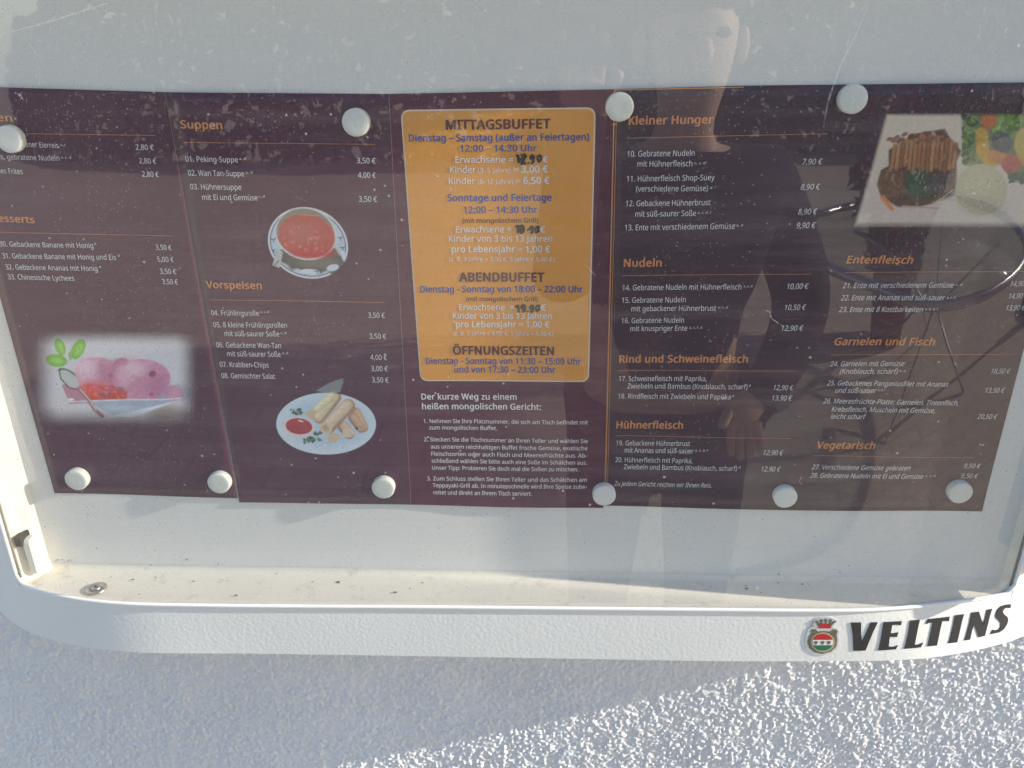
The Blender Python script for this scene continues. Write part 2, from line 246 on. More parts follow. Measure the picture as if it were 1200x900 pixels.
SPECKS = [('l', -399.1, -13.7, 1), ('l', -376.8, -16.6, 1.6), ('l', -357.5, -12.6, 1), ('l', -319.7, -17.9, 1.5), ('l', -354.4, -25.2, 0.8), ('l', -273.2, -36.9, 2), ('l', -288.5, -16.2, 0.8), ('l', -209.5, -15.7, 0.8), ('l', -186.0, -15.0, 1.8), ('l', -119.3, -22.7, 1.2), ('l', -131.3, -28.4, 1.7), ('l', -108.9, -14.1, 1.3), ('l', -361.0, -37.8, 1), ('b', -404.3, 1198.6, 0.8), ('b', -366.4, 1198.7, 0.8), ('b', -331.3, 1205.5, 1.5), ('b', -309.7, 1197.0, 0.9), ('b', -302.0, 1201.3, 0.9), ('b', -141.5, 1194.3, 0.8), ('l', -246.7, -4.3, 0.9), ('b', 89.3, 1193.9, 1.4), ('l', 108.2, -10.1, 0.8), ('l', 184.1, -10.1, 1.2), ('l', 183.9, -14.2, 1.6), ('b', 215.4, 1200.3, 1.2), ('l', 214.1, -5.1, 1.2), ('l', 235.3, -6.5, 1.4), ('l', 241.3, -7.6, 0.8), ('l', 195.1, -20.0, 1), ('b', 43.5, 1198.7, 0.6), ('l', 37.2, -30.5, 0.9), ('l', 186.9, -39.1, 0.9), ('b', 269.8, 1203.3, 0.8), ('b', 276.7, 1210.8, 0.8), ('l', 133.9, -40.2, 0.7), ('l', 140.3, -38.5, 0.7), ('b', -454.4, 1202.6, 0.756452418349613), ('b', -455.7, 1203.0, 0.7614319130365674), ('b', -444.9, 1195.4, 1.0886463422548947), ('b', -455.7, 1198.0, 0.6490143790973052), ('b', -455.5, 1202.6, 0.5929603893210249), ('b', -444.8, 1195.1, 1.125987112032091), ('b', -445.4, 1201.9, 0.6788649615695821), ('b', -449.5, 1196.1, 1.1691835221922124), ('b', -443.8, 1203.0, 0.9452666953478919), ('b', -448.2, 1198.5, 0.5600111568167061), ('b', -450.5, 1202.9, 1.2411295275099175), ('b', -445.1, 1198.1, 0.6702211656159922), ('b', -444.5, 1197.9, 1.1940855158909112), ('b', -445.3, 1198.5, 0.7725514388185588), ('b', -449.3, 1199.3, 0.5451885455094476), ('b', -455.1, 1195.1, 0.43891462216502364), ('b', -458.9, 1197.0, 0.6523898904545968), ('b', -450.4, 1198.8, 0.7085589388799405), ('b', -442.1, 1201.9, 0.7715151907665926), ('b', -456.3, 1197.0, 0.6486743514637149), ('b', -454.1, 1195.8, 0.6886020129247679), ('b', -451.1, 1194.2, 0.4908814948460736), ('b', -457.6, 1201.3, 1.0886460171936483), ('b', -448.5, 1201.3, 0.6979602958345612), ('b', -456.3, 1198.8, 0.4385300690038177), ('b', -448.8, 1194.3, 1.2592638385081107), ('b', -448.3, 1193.7, 0.41636877276397677), ('b', -455.7, 1193.5, 1.0977154917026337), ('b', -453.6, 1193.7, 0.9584594243171762), ('b', -445.3, 1200.8, 0.5722736843278654), ('b', -58.5, 1200.5, 0.29540865868108285), ('b', 365.2, 1200.3, 0.20234911658489116), ('l', -398.6, -2.5, 0.39593641870533874), ('l', -126.8, -2.6, 0.22427555329972276), ('b', 382.0, 1196.5, 0.25197921043935834), ('b', -386.5, 1197.7, 0.24216756782594107), ('b', 134.0, 1203.8, 0.21022309166608386), ('b', -19.7, 1196.2, 0.4494091317720226), ('l', -323.3, -22.8, 0.39344803131540446), ('l', -83.1, -42.7, 0.31944049075576053), ('l', -226.3, -12.8, 0.20921729620371293), ('b', -77.9, 1195.0, 0.42232510415434266), ('l', 259.4, -4.5, 0.20791258930565037), ('l', -218.7, -2.1, 0.2520163732996501), ('l', -226.9, -40.1, 0.2354254419449979), ('l', -371.0, -47.5, 0.341336050102219), ('b', 388.8, 1197.6, 0.42523803944320876), ('l', 112.4, -25.9, 0.3861815714100436), ('b', -16.6, 1203.3, 0.25273032361628056), ('l', 285.8, -27.2, 0.43114434287968195), ('l', -144.6, -25.4, 0.3998761648325203), ('l', 103.0, -27.5, 0.3320059731886499), ('l', 113.8, -19.7, 0.267074761425202), ('l', 323.2, -29.3, 0.21859514202663585), ('l', 361.0, -28.5, 0.3670879706577539), ('l', -377.3, -46.0, 0.2319081968941172), ('l', 366.7, -11.5, 0.21512077799081786), ('l', -283.7, -28.0, 0.34230148395930093), ('l', 184.6, -31.6, 0.2546353660486885), ('l', -409.9, -48.3, 0.20327756928281673), ('b', 295.3, 1208.5, 0.40246808560522157), ('l', 214.3, -28.0, 0.33765209923200457), ('b', 297.8, 1204.8, 0.36787044817261016), ('l', -146.8, -39.0, 0.39339346472981834), ('l', -35.0, -14.5, 0.20659836470892495), ('l', -394.6, -28.7, 0.3222078065589187), ('l', 284.6, -10.3, 0.2346904286022787), ('l', -122.4, -31.2, 0.3307465730328778), ('l', -406.6, -43.3, 0.4068903689733421), ('l', -353.8, -24.5, 0.295289506400661), ('b', 224.8, 1198.4, 0.2584251484995925), ('l', -21.7, -39.7, 0.22377991765214922), ('l', -327.5, -28.4, 0.4213357228150264), ('l', -1.4, -7.9, 0.4144609889224814), ('b', 214.7, 1209.1, 0.4203312347470146), ('l', -267.0, -7.3, 0.4091104937320159), ('l', -73.7, -31.6, 0.2418442420132513), ('b', 294.0, 1205.8, 0.2373267407092355), ('l', -16.6, -2.5, 0.33546575787246324), ('l', 314.0, -15.5, 0.2013905310036695), ('l', -166.3, -19.3, 0.32162667286809576), ('l', 165.4, -6.3, 0.21892108194663112), ('l', -216.0, -38.5, 0.2891976416655052), ('l', 199.8, -34.5, 0.35667513944523876), ('l', 132.3, -14.7, 0.2783181424142509), ('b', 327.1, 1193.5, 0.4278520326471684), ('l', -167.2, -38.2, 0.39671234570583624), ('l', 81.5, -6.1, 0.2351668917605583), ('b', 211.8, 1195.8, 0.3655216689036116), ('b', -322.7, 1197.7, 0.2359845676932251)]
CAM = [[0.999219, 0.038699, -0.007957], [-0.007827, 0.391313, 0.920225], [-0.038725, 0.919444, -0.39131]]
LETTERS = {'V': [(268.4, 1181.5), (277.4, 1181.3), (279.3, 1167.9), (281.7, 1159.6), (282.0, 1163.3), (286.1, 1181.0), (292.1, 1180.8), (289.5, 1171.1), (285.7, 1151.4), (275.1, 1151.5), (272.4, 1167.2)], 'E': [(297.6, 1180.7), (313.7, 1180.4), (313.6, 1176.5), (309.1, 1177.7), (305.6, 1177.3), (305.5, 1168.6), (307.5, 1168.3), (310.9, 1168.8), (312.4, 1169.1), (311.6, 1164.3), (309.2, 1165.1), (305.3, 1165.1), (305.8, 1154.6), (309.7, 1154.1), (311.9, 1154.5), (314.0, 1155.5), (312.8, 1151.7), (297.0, 1151.3), (297.5, 1153.6), (297.8, 1161.7)], 'L': [(321.5, 1180.4), (330.3, 1180.4), (329.9, 1175.2), (329.4, 1154.8), (332.9, 1154.7), (334.8, 1155.6), (337.0, 1156.4), (335.7, 1152.0), (320.3, 1151.8), (321.1, 1155.0), (321.7, 1166.4)], 'T': [(338.0, 1180.2), (358.2, 1180.0), (358.3, 1175.6), (355.0, 1176.7), (351.8, 1176.5), (351.4, 1171.9), (350.8, 1152.1), (341.9, 1152.4), (342.3, 1155.7), (343.0, 1176.4), (339.8, 1176.6), (336.8, 1175.4)], 'I': [(363.3, 1180.7), (372.0, 1180.5), (371.4, 1175.8), (370.4, 1152.3), (361.7, 1152.8), (362.6, 1156.4), (363.5, 1172.7)], 'N': [(379.4, 1181.1), (386.6, 1180.7), (390.1, 1173.6), (393.4, 1166.8), (394.6, 1172.7), (394.6, 1181.3), (399.7, 1181.2), (399.0, 1176.2), (398.0, 1153.8), (391.5, 1153.4), (388.5, 1159.8), (384.0, 1168.5), (383.3, 1162.5), (383.0, 1152.8), (377.4, 1153.0), (378.3, 1157.2), (379.3, 1170.2)], 'S': [(419.1, 1181.8), (419.4, 1177.8), (415.6, 1179.3), (412.6, 1178.7), (411.7, 1176.0), (414.0, 1172.5), (418.5, 1168.8), (420.1, 1164.8), (419.9, 1160.7), (417.4, 1155.9), (413.3, 1153.8), (408.7, 1153.9), (404.0, 1154.0), (404.9, 1158.3), (408.9, 1157.2), (412.0, 1157.3), (413.3, 1159.7), (412.4, 1163.5), (409.9, 1166.8), (406.6, 1169.8), (405.1, 1172.3), (404.9, 1175.5), (405.8, 1179.3), (408.7, 1182.2), (414.0, 1182.6)]}
CREST = [('silver', 0, [(232.2, 1174.5), (234.2, 1176.8), (238.5, 1176.8), (240.5, 1174.9), (238.0, 1175.9), (235.8, 1184.0), (237.3, 1185.8), (241.1, 1187.5), (245.6, 1187.9), (250.2, 1187.5), (255.2, 1185.1), (256.3, 1183.3), (253.3, 1178.0), (254.1, 1176.3), (257.0, 1176.2), (259.7, 1173.0), (259.3, 1168.8), (261.0, 1162.3), (260.4, 1153.7), (255.6, 1148.7), (248.3, 1146.1), (240.6, 1147.6), (234.0, 1153.0), (231.3, 1160.9), (231.5, 1168.1)]), ('olive', 1, [(234.4, 1173.1), (235.3, 1175.1), (238.7, 1174.9), (240.8, 1172.5), (245.9, 1173.1), (252.3, 1172.5), (253.1, 1174.9), (256.7, 1174.5), (258.2, 1172.5), (257.4, 1169.5), (259.0, 1163.8), (259.2, 1156.6), (255.3, 1150.8), (248.1, 1148.3), (240.8, 1150.1), (235.5, 1155.2), (233.3, 1160.9), (233.7, 1167.4), (235.5, 1170.9)]), ('gold', 2, [(257.4, 1160.9), (257.5, 1158.8), (257.2, 1156.8), (256.4, 1154.9), (255.3, 1153.3), (253.9, 1152.0), (252.1, 1151.0), (250.2, 1150.3), (248.1, 1150.1), (246.0, 1150.3), (243.9, 1151.0), (241.9, 1152.0), (240.1, 1153.3), (238.5, 1155.0), (237.3, 1156.8), (236.4, 1158.9), (235.9, 1161.0), (235.9, 1163.1), (236.2, 1165.1), (237.0, 1166.9), (238.1, 1168.5), (239.5, 1169.9), (241.2, 1170.9), (243.2, 1171.5), (245.2, 1171.7), (247.3, 1171.5), (249.4, 1170.9), (251.4, 1169.9), (253.2, 1168.5), (254.8, 1166.9), (256.0, 1165.1), (256.9, 1163.0)]), ('red', 3, [(246.5, 1170.2), (249.0, 1169.5), (250.3, 1168.9), (251.3, 1168.3), (252.1, 1167.6), (252.8, 1167.0), (253.3, 1166.4), (253.8, 1165.7), (254.2, 1165.1), (254.6, 1164.5), (254.9, 1163.8), (237.7, 1163.8), (237.8, 1164.5), (238.0, 1165.1), (238.2, 1165.7), (238.5, 1166.4), (238.9, 1167.0), (239.4, 1167.6), (240.1, 1168.3), (240.9, 1168.9), (242.0, 1169.5), (244.3, 1170.2)]), ('white', 3, [(254.9, 1163.7), (255.1, 1163.2), (255.3, 1162.6), (255.5, 1162.0), (255.6, 1161.5), (255.6, 1160.9), (255.7, 1160.3), (255.7, 1159.8), (255.6, 1159.2), (255.6, 1158.6), (255.4, 1158.1), (238.6, 1158.1), (238.4, 1158.7), (238.1, 1159.2), (237.9, 1159.8), (237.8, 1160.4), (237.7, 1160.9), (237.6, 1161.5), (237.6, 1162.1), (237.5, 1162.6), (237.6, 1163.2), (237.6, 1163.8)]), ('green', 3, [(255.4, 1158.0), (255.3, 1157.4), (255.0, 1156.9), (254.8, 1156.3), (254.4, 1155.8), (254.0, 1155.2), (253.5, 1154.6), (252.9, 1154.1), (252.1, 1153.5), (251.1, 1152.9), (248.9, 1152.4), (246.7, 1152.4), (244.4, 1152.9), (243.2, 1153.5), (242.2, 1154.1), (241.5, 1154.6), (240.8, 1155.2), (240.3, 1155.8), (239.8, 1156.3), (239.4, 1156.9), (239.0, 1157.5), (238.7, 1158.0)]), ('olive', 4, [(240.9, 1158.4), (238.9, 1161.0), (238.8, 1162.4), (239.6, 1162.8), (240.4, 1162.1), (241.0, 1162.8), (242.0, 1162.4), (242.2, 1161.0)]), ('olive', 4, [(246.7, 1158.4), (244.7, 1161.0), (244.5, 1162.4), (245.4, 1162.8), (246.2, 1162.1), (246.8, 1162.8), (247.8, 1162.4), (248.0, 1161.0)]), ('olive', 4, [(252.2, 1158.4), (250.2, 1161.0), (250.1, 1162.4), (250.9, 1162.8), (251.7, 1162.1), (252.3, 1162.8), (253.3, 1162.4), (253.5, 1161.0)]), ('red', 1, [(241.2, 1175.9), (251.8, 1175.9), (251.8, 1178.0), (250.0, 1180.7), (241.7, 1180.7), (240.5, 1178.0)]), ('olive', 1, [(240.5, 1178.0), (237.3, 1183.5), (238.4, 1184.0), (241.7, 1180.5)]), ('olive', 1, [(251.8, 1178.0), (254.7, 1183.5), (253.1, 1183.5), (250.3, 1180.5)]), ('olive', 2, [(241.7, 1180.5), (241.7, 1183.3), (243.1, 1183.3), (243.7, 1180.5)]), ('olive', 2, [(245.6, 1180.5), (245.3, 1183.8), (246.7, 1183.8), (247.3, 1180.5)]), ('olive', 2, [(248.9, 1180.5), (249.5, 1183.5), (250.9, 1183.1), (250.5, 1180.3)]), ('olive', 3, [(243.6, 1184.4), (243.5, 1183.7), (243.0, 1183.2), (242.3, 1183.0), (241.5, 1183.2), (240.9, 1183.7), (240.6, 1184.4), (240.7, 1185.1), (241.2, 1185.6), (241.9, 1185.8), (242.7, 1185.6), (243.3, 1185.1)]), ('olive', 3, [(247.3, 1184.9), (247.2, 1184.2), (246.8, 1183.6), (246.0, 1183.5), (245.3, 1183.6), (244.7, 1184.2), (244.4, 1184.9), (244.5, 1185.6), (244.9, 1186.1), (245.7, 1186.3), (246.4, 1186.1), (247.0, 1185.6)]), ('olive', 3, [(251.6, 1184.4), (251.5, 1183.7), (251.0, 1183.2), (250.3, 1183.0), (249.5, 1183.2), (248.9, 1183.7), (248.6, 1184.4), (248.7, 1185.1), (249.2, 1185.6), (249.9, 1185.8), (250.7, 1185.6), (251.3, 1185.1)]), ('olive', 3, [(239.0, 1183.1), (238.9, 1182.5), (238.5, 1182.2), (238.0, 1182.2), (237.5, 1182.5), (237.2, 1183.1), (237.3, 1183.7), (237.7, 1184.0), (238.3, 1184.0), (238.8, 1183.7)]), ('olive', 3, [(255.1, 1182.9), (255.0, 1182.4), (254.6, 1182.0), (254.0, 1182.0), (253.5, 1182.4), (253.3, 1183.0), (253.4, 1183.5), (253.8, 1183.9), (254.4, 1183.9), (254.9, 1183.5)])]
CURVE_X = (-0.64, 0.59)
RIM_Y = [49.94, 49.85, 49.69, 49.42, 48.99, 48.36, 47.47, 46.28, 44.75, 42.89, 40.7, 38.21, 35.46, 32.5, 29.39, 26.17, 22.89, 19.56, 16.23, 12.9, 9.61, 6.35, 3.15, 0.01, -3.06, -6.06, -8.98, -11.82, -14.58, -17.25, -19.84, -22.33, -24.71, -26.98, -29.13, -31.15, -33.05, -34.82, -36.48, -38.03, -39.47, -40.82, -42.07, -43.23, -44.3, -45.28, -46.18, -47.0, -47.74, -48.4, -48.99, -49.51, -49.95, -50.34, -50.66, -50.93, -51.14, -51.3, -51.4, -51.47, -51.51, -51.52, -51.51, -51.49, -51.46, -51.42, -51.38, -51.34, -51.3, -51.26, -51.22, -51.18, -51.14, -51.09, -51.04, -50.99, -50.93, -50.87, -50.8, -50.73, -50.65, -50.56, -50.47, -50.37, -50.27, -50.17, -50.07, -49.97, -49.87, -49.76, -49.66, -49.56, -49.45, -49.35, -49.25, -49.14, -49.04, -48.94, -48.83, -48.73, -48.63, -48.52, -48.42, -48.32, -48.22, -48.13, -48.03, -47.94, -47.86, -47.77, -47.69, -47.61, -47.54, -47.47, -47.4, -47.33, -47.26, -47.19, -47.12, -47.06, -46.99, -46.92, -46.85, -46.79, -46.72, -46.65, -46.58, -46.52, -46.45, -46.38, -46.31, -46.25, -46.18, -46.11, -46.04, -45.97, -45.91, -45.84, -45.77, -45.7, -45.63, -45.56, -45.49, -45.42, -45.35, -45.27, -45.2, -45.13, -45.06, -44.99, -44.92, -44.85, -44.78, -44.71, -44.64, -44.56, -44.49, -44.42, -44.35, -44.28, -44.21, -44.14, -44.07, -44.0, -43.92, -43.85, -43.77, -43.69, -43.61, -43.53, -43.44, -43.35, -43.25, -43.15, -43.05, -42.94, -42.82, -42.69, -42.54, -42.37, -42.17, -41.93, -41.63, -41.28, -40.87, -40.4, -39.87, -39.28, -38.64, -37.96, -37.24, -36.49, -35.69, -34.86, -33.99, -33.08, -32.13, -31.15, -30.14, -29.1, -28.03, -26.94, -25.83, -24.68, -23.5, -22.28, -21.02, -19.7, -18.32, -16.88, -15.36, -13.76, -12.09, -10.34, -8.51, -6.61, -4.63, -2.59, -0.47, 1.71, 3.97, 6.3, 8.69, 11.14, 13.63, 16.16, 18.72, 21.3, 23.9, 26.49, 29.07, 31.61, 34.1, 36.5, 38.78, 40.9, 42.82, 44.51, 45.95, 47.13, 48.05, 48.73, 49.22, 49.55, 49.76, 49.89, 49.96]
LOW_Y = [49.93, 49.83, 49.65, 49.34, 48.85, 48.13, 47.11, 45.75, 44.02, 41.89, 39.39, 36.55, 33.41, 30.04, 26.49, 22.83, 19.09, 15.33, 11.57, 7.86, 4.23, 0.71, -2.67, -5.89, -8.94, -11.8, -14.5, -17.02, -19.41, -21.67, -23.83, -25.9, -27.88, -29.78, -31.6, -33.33, -34.97, -36.52, -37.98, -39.34, -40.63, -41.84, -42.96, -44.01, -44.98, -45.87, -46.67, -47.38, -48.02, -48.58, -49.08, -49.52, -49.9, -50.22, -50.5, -50.72, -50.88, -50.99, -51.05, -51.06, -51.03, -50.97, -50.89, -50.79, -50.67, -50.55, -50.43, -50.3, -50.17, -50.04, -49.92, -49.8, -49.68, -49.56, -49.46, -49.36, -49.26, -49.18, -49.1, -49.04, -48.98, -48.92, -48.87, -48.83, -48.78, -48.74, -48.7, -48.65, -48.61, -48.57, -48.53, -48.49, -48.44, -48.4, -48.36, -48.32, -48.28, -48.24, -48.19, -48.15, -48.11, -48.07, -48.03, -47.99, -47.95, -47.91, -47.87, -47.84, -47.8, -47.77, -47.74, -47.71, -47.68, -47.65, -47.63, -47.6, -47.57, -47.55, -47.52, -47.5, -47.47, -47.44, -47.42, -47.39, -47.36, -47.34, -47.31, -47.29, -47.26, -47.23, -47.21, -47.18, -47.15, -47.13, -47.1, -47.08, -47.05, -47.02, -47.0, -46.97, -46.94, -46.92, -46.89, -46.87, -46.84, -46.81, -46.79, -46.76, -46.73, -46.71, -46.68, -46.66, -46.63, -46.6, -46.57, -46.54, -46.5, -46.45, -46.4, -46.34, -46.27, -46.18, -46.08, -45.97, -45.85, -45.72, -45.58, -45.44, -45.3, -45.15, -45.0, -44.85, -44.7, -44.55, -44.4, -44.25, -44.1, -43.94, -43.79, -43.63, -43.47, -43.29, -43.11, -42.91, -42.7, -42.46, -42.2, -41.92, -41.62, -41.28, -40.92, -40.51, -40.06, -39.54, -38.95, -38.29, -37.53, -36.68, -35.74, -34.72, -33.63, -32.47, -31.25, -29.98, -28.65, -27.27, -25.83, -24.33, -22.76, -21.11, -19.4, -17.61, -15.76, -13.84, -11.87, -9.84, -7.75, -5.61, -3.42, -1.18, 1.1, 3.43, 5.79, 8.2, 10.64, 13.14, 15.68, 18.28, 20.95, 23.66, 26.41, 29.17, 31.91, 34.59, 37.16, 39.57, 41.76, 43.7, 45.35, 46.7, 47.75, 48.54, 49.11, 49.49, 49.73, 49.87, 49.95]
SCRATCHES = [([(-364.1, 1654.8), (-339.6, 1659.8), (-318.2, 1664.8), (-299.8, 1669.8), (-281.8, 1674.2)], 1.1, 1), ([(-344.1, 1653.1), (-339.4, 1646.2), (-336.8, 1639.8), (-340.1, 1633.4), (-343.6, 1626.4)], 1.2, 0), ([(205.7, 1671.0), (199.8, 1651.3), (192.0, 1630.9), (187.7, 1610.9), (186.8, 1593.6)], 1.4, 0), ([(195.6, 1671.1), (195.2, 1646.3), (195.5, 1625.7)], 0.8, 0), ([(162.3, 1465.4), (165.6, 1464.1), (168.0, 1458.8), (173.5, 1454.9), (178.1, 1452.2)], 0.7, 1), ([(25.8, 1280.4), (29.4, 1274.6), (33.9, 1267.1)], 0.7, 1), ([(-248.8, 1625.3), (-243.9, 1626.3), (-238.4, 1624.1)], 3, 0), ([(-359.6, 1619.4), (-356.0, 1617.2), (-354.9, 1614.4)], 2.2, 1), ([(-334.5, 1598.6), (-332.4, 1594.6), (-330.8, 1591.2)], 0.8, 0), ([(-272.2, 1478.1), (-270.1, 1474.8)], 0.8, 1), ([(207.1, 1325.8), (206.3, 1321.1), (208.8, 1318.0)], 0.7, 1), ([(29.7, 1499.6), (34.1, 1494.6), (37.3, 1491.4)], 0.8, 1), ([(244.0, 1409.0), (247.5, 1403.4), (250.4, 1397.0)], 0.6, 1), ([(147.4, 1370.6), (150.2, 1368.4)], 0.6, 1)]


# ------------------------------------------------------------------ helpers
def obj(name, me, mat=None, parent=None, loc=None):
    o = bpy.data.objects.new(name, me)
    COL.objects.link(o)
    if mat is not None:
        me.materials.append(mat)
    if parent is not None:
        o.parent = parent
    if loc:
        o.location = loc
    return o

def from_bm(name, bm, mat=None, parent=None, smooth=False, loc=None):
    me = bpy.data.meshes.new(name)
    bm.normal_update()
    bm.to_mesh(me)
    bm.free()
    if smooth:
        for p in me.polygons:
            p.use_smooth = True
    return obj(name, me, mat, parent, loc)

def from_data(name, v, f, mat=None, parent=None, smooth=False):
    me = bpy.data.meshes.new(name)
    me.from_pydata(v, [], f)
    me.update()
    if smooth:
        for p in me.polygons:
            p.use_smooth = True
    return obj(name, me, mat, parent)

def tag(o, label=None, cat=None, group=None, kind=None):
    if label: o['label'] = label
    if cat: o['category'] = cat
    if group: o['group'] = group
    if kind: o['kind'] = kind
    return o

def empty(name, loc=(0, 0, 0)):
    o = bpy.data.objects.new(name, None)
    o.empty_display_size = 0.05
    o.location = loc
    COL.objects.link(o)
    return o

def grid_mesh(name, P, mat=None, parent=None, smooth=True, flip=False):
    """P: array (rows, cols, 3)"""
    r, c, _ = P.shape
    me = bpy.data.meshes.new(name)
    idx = np.arange(r * c).reshape(r, c)
    a, b, d, e = idx[:-1, :-1], idx[:-1, 1:], idx[1:, 1:], idx[1:, :-1]
    q = np.stack([a, b, d, e] if not flip else [e, d, b, a], -1).reshape(-1, 4)
    me.vertices.add(r * c)
    me.vertices.foreach_set('co', P.reshape(-1).astype(np.float32))
    me.loops.add(q.size)
    me.loops.foreach_set('vertex_index', q.reshape(-1).astype(np.int32))
    me.polygons.add(len(q))
    me.polygons.foreach_set('loop_start', np.arange(0, q.size, 4, dtype=np.int32))
    me.polygons.foreach_set('use_smooth', np.full(len(q), smooth, dtype=bool))
    me.update(calc_edges=True)
    me.validate()
    return obj(name, me, mat, parent)

class NT:
    def __init__(s, name):
        s.m = bpy.data.materials.new(name)
        s.m.use_nodes = True
        s.t = s.m.node_tree
        s.t.nodes.clear()
        s.out = s.n('ShaderNodeOutputMaterial')
    def n(s, kind, **kw):
        x = s.t.nodes.new(kind)
        for k, v in kw.items():
            setattr(x, k, v)
        return x
    def l(s, a, b):
        s.t.links.new(a, b)
    def val(s, node, **kw):
        for k, v in kw.items():
            node.inputs[k.replace('_', ' ')].default_value = v
        return node

def ramp(nt, src, stops):
    r = nt.n('ShaderNodeValToRGB')
    e = r.color_ramp.elements
    while len(e) > 1:
        e.remove(e[-1])
    e[0].position = stops[0][0]; e[0].color = stops[0][1]
    for p, c in stops[1:]:
        k = e.new(p); k.color = c
    nt.l(src, r.inputs[0])
    return r

def g(v): return (v, v, v, 1)

def material(name, col, rough=0.5, spec=0.5, var=0.0, vscale=20, bump=0.0, bscale=400, metal=0.0, bdist=0.001, dirt=None, sheen=0):
    nt = NT(name)
    b = nt.n('ShaderNodeBsdfPrincipled')
    nt.val(b, Roughness=rough, Metallic=metal)
    b.inputs['Specular IOR Level'].default_value = spec
    tc = nt.n('ShaderNodeTexCoord')
    base = tuple(col) + (1,)
    if var > 0 or dirt:
        nz = nt.n('ShaderNodeTexNoise')
        nt.val(nz, Scale=vscale, Detail=5.0, Roughness=0.6)
        nt.l(tc.outputs['Object'], nz.inputs['Vector'])
        lo = tuple(max(0, c * (1 - var)) for c in col) + (1,)
        hi = tuple(min(1, c * (1 + var)) for c in col) + (1,)
        r = ramp(nt, nz.outputs['Fac'], [(0.3, lo), (0.7, hi)])
        src = r.outputs[0]
        if dirt:
            nz2 = nt.n('ShaderNodeTexNoise')
            nt.val(nz2, Scale=dirt[1], Detail=8.0, Roughness=0.75)
            nt.l(tc.outputs['Object'], nz2.inputs['Vector'])
            rr = ramp(nt, nz2.outputs['Fac'], [(dirt[2], g(0)), (dirt[3], g(1))])
            mx = nt.n('ShaderNodeMix', data_type='RGBA')
            nt.l(rr.outputs[0], mx.inputs[0]); nt.l(src, mx.inputs[6]); mx.inputs[7].default_value = tuple(dirt[0]) + (1,)
            src = mx.outputs[2]
        nt.l(src, b.inputs['Base Color'])
    else:
        b.inputs['Base Color'].default_value = base
    if bump > 0:
        nz = nt.n('ShaderNodeTexNoise')
        nt.val(nz, Scale=bscale, Detail=2.0, Roughness=0.5)
        nt.l(tc.outputs['Object'], nz.inputs['Vector'])
        bp = nt.n('ShaderNodeBump')
        nt.val(bp, Strength=bump, Distance=bdist)
        nt.l(nz.outputs['Fac'], bp.inputs['Height'])
        nt.l(bp.outputs[0], b.inputs['Normal'])
    nt.l(b.outputs[0], nt.out.inputs[0])
    return nt.m

M = {}
M['plaster'] = material('white_plaster', (0.74, 0.75, 0.775), 0.95, 0.1, 0.05, 5, 0.5, 900, bdist=0.0006, dirt=((0.50, 0.48, 0.44), 14, 0.66, 0.9))
M['shell'] = material('white_powder_coat', (0.80, 0.81, 0.79), 0.38, 0.5, 0.015, 12, 0.30, 330, bdist=0.0008)
M['lip'] = material('white_enamel_edge', (0.86, 0.86, 0.84), 0.3, 0.5)
M['inner'] = material('white_inner_tray', (0.84, 0.79, 0.69), 0.5, 0.4, 0.02, 14, dirt=((0.46, 0.40, 0.30), 60, 0.56, 0.80))
M['board'] = material('white_magnetic_board', (0.82, 0.81, 0.775), 0.55, 0.35, 0.02, 6, dirt=((0.60, 0.58, 0.52), 22, 0.62, 0.9))
M['magnet'] = material('white_plastic_magnet', (0.80, 0.82, 0.79), 0.35, 0.5, 0.01, 90)
M['gasket'] = material('brown_gasket', (0.30, 0.26, 0.20), 0.7)
M['steel'] = material('dull_steel', (0.55, 0.52, 0.47), 0.35, 0.5, 0.15, 400, metal=0.9)
M['hole'] = material('dark_recess', (0.03, 0.025, 0.02), 0.8)
M['speck'] = material('dirt_speck', (0.09, 0.07, 0.05), 0.9, var=0.5, vscale=300)
M['ink'] = material('black_vinyl', (0.022, 0.024, 0.030), 0.4)
M['marker'] = material('black_marker_ink', (0.008, 0.008, 0.008), 0.35)
M['silver'] = material('silver_foil', (0.62, 0.63, 0.62), 0.4)
M['olive'] = material('olive_print', (0.15, 0.14, 0.09), 0.5, var=0.4, vscale=900)
M['gold'] = material('dull_gold_print', (0.42, 0.36, 0.24), 0.5, var=0.3, vscale=900)
M['red'] = material('red_print', (0.50, 0.02, 0.03), 0.45)
M['green'] = material('green_print', (0.01, 0.16, 0.09), 0.45)
M['white'] = material('white_print', (0.80, 0.80, 0.80), 0.5)
M['orange'] = material('orange_print', (0.70, 0.27, 0.09), 0.5)
M['brown'] = material('brown_print', (0.10, 0.014, 0.025), 0.5)
M['blue'] = material('blue_print', (0.012, 0.085, 0.38), 0.5)
M['box'] = material('orange_panel_print', (0.80, 0.345, 0.055), 0.42, 0.5, 0.04, 12)
M['boxedge'] = material('pale_border_print', (0.80, 0.66, 0.52), 0.5)
M['rule'] = material('copper_line_print', (0.42, 0.16, 0.08), 0.5)
M['page_a'] = material('aubergine_print', (0.076, 0.017, 0.048), 0.40, 0.5, 0.10, 9)
M['page_b'] = material('wine_print', (0.088, 0.012, 0.042), 0.40, 0.5, 0.10, 9)
M['page_c'] = material('dark_plum_print', (0.042, 0.014, 0.036), 0.40, 0.5, 0.12, 9)
M['crease'] = material('worn_fold', (0.26, 0.17, 0.18), 0.6)

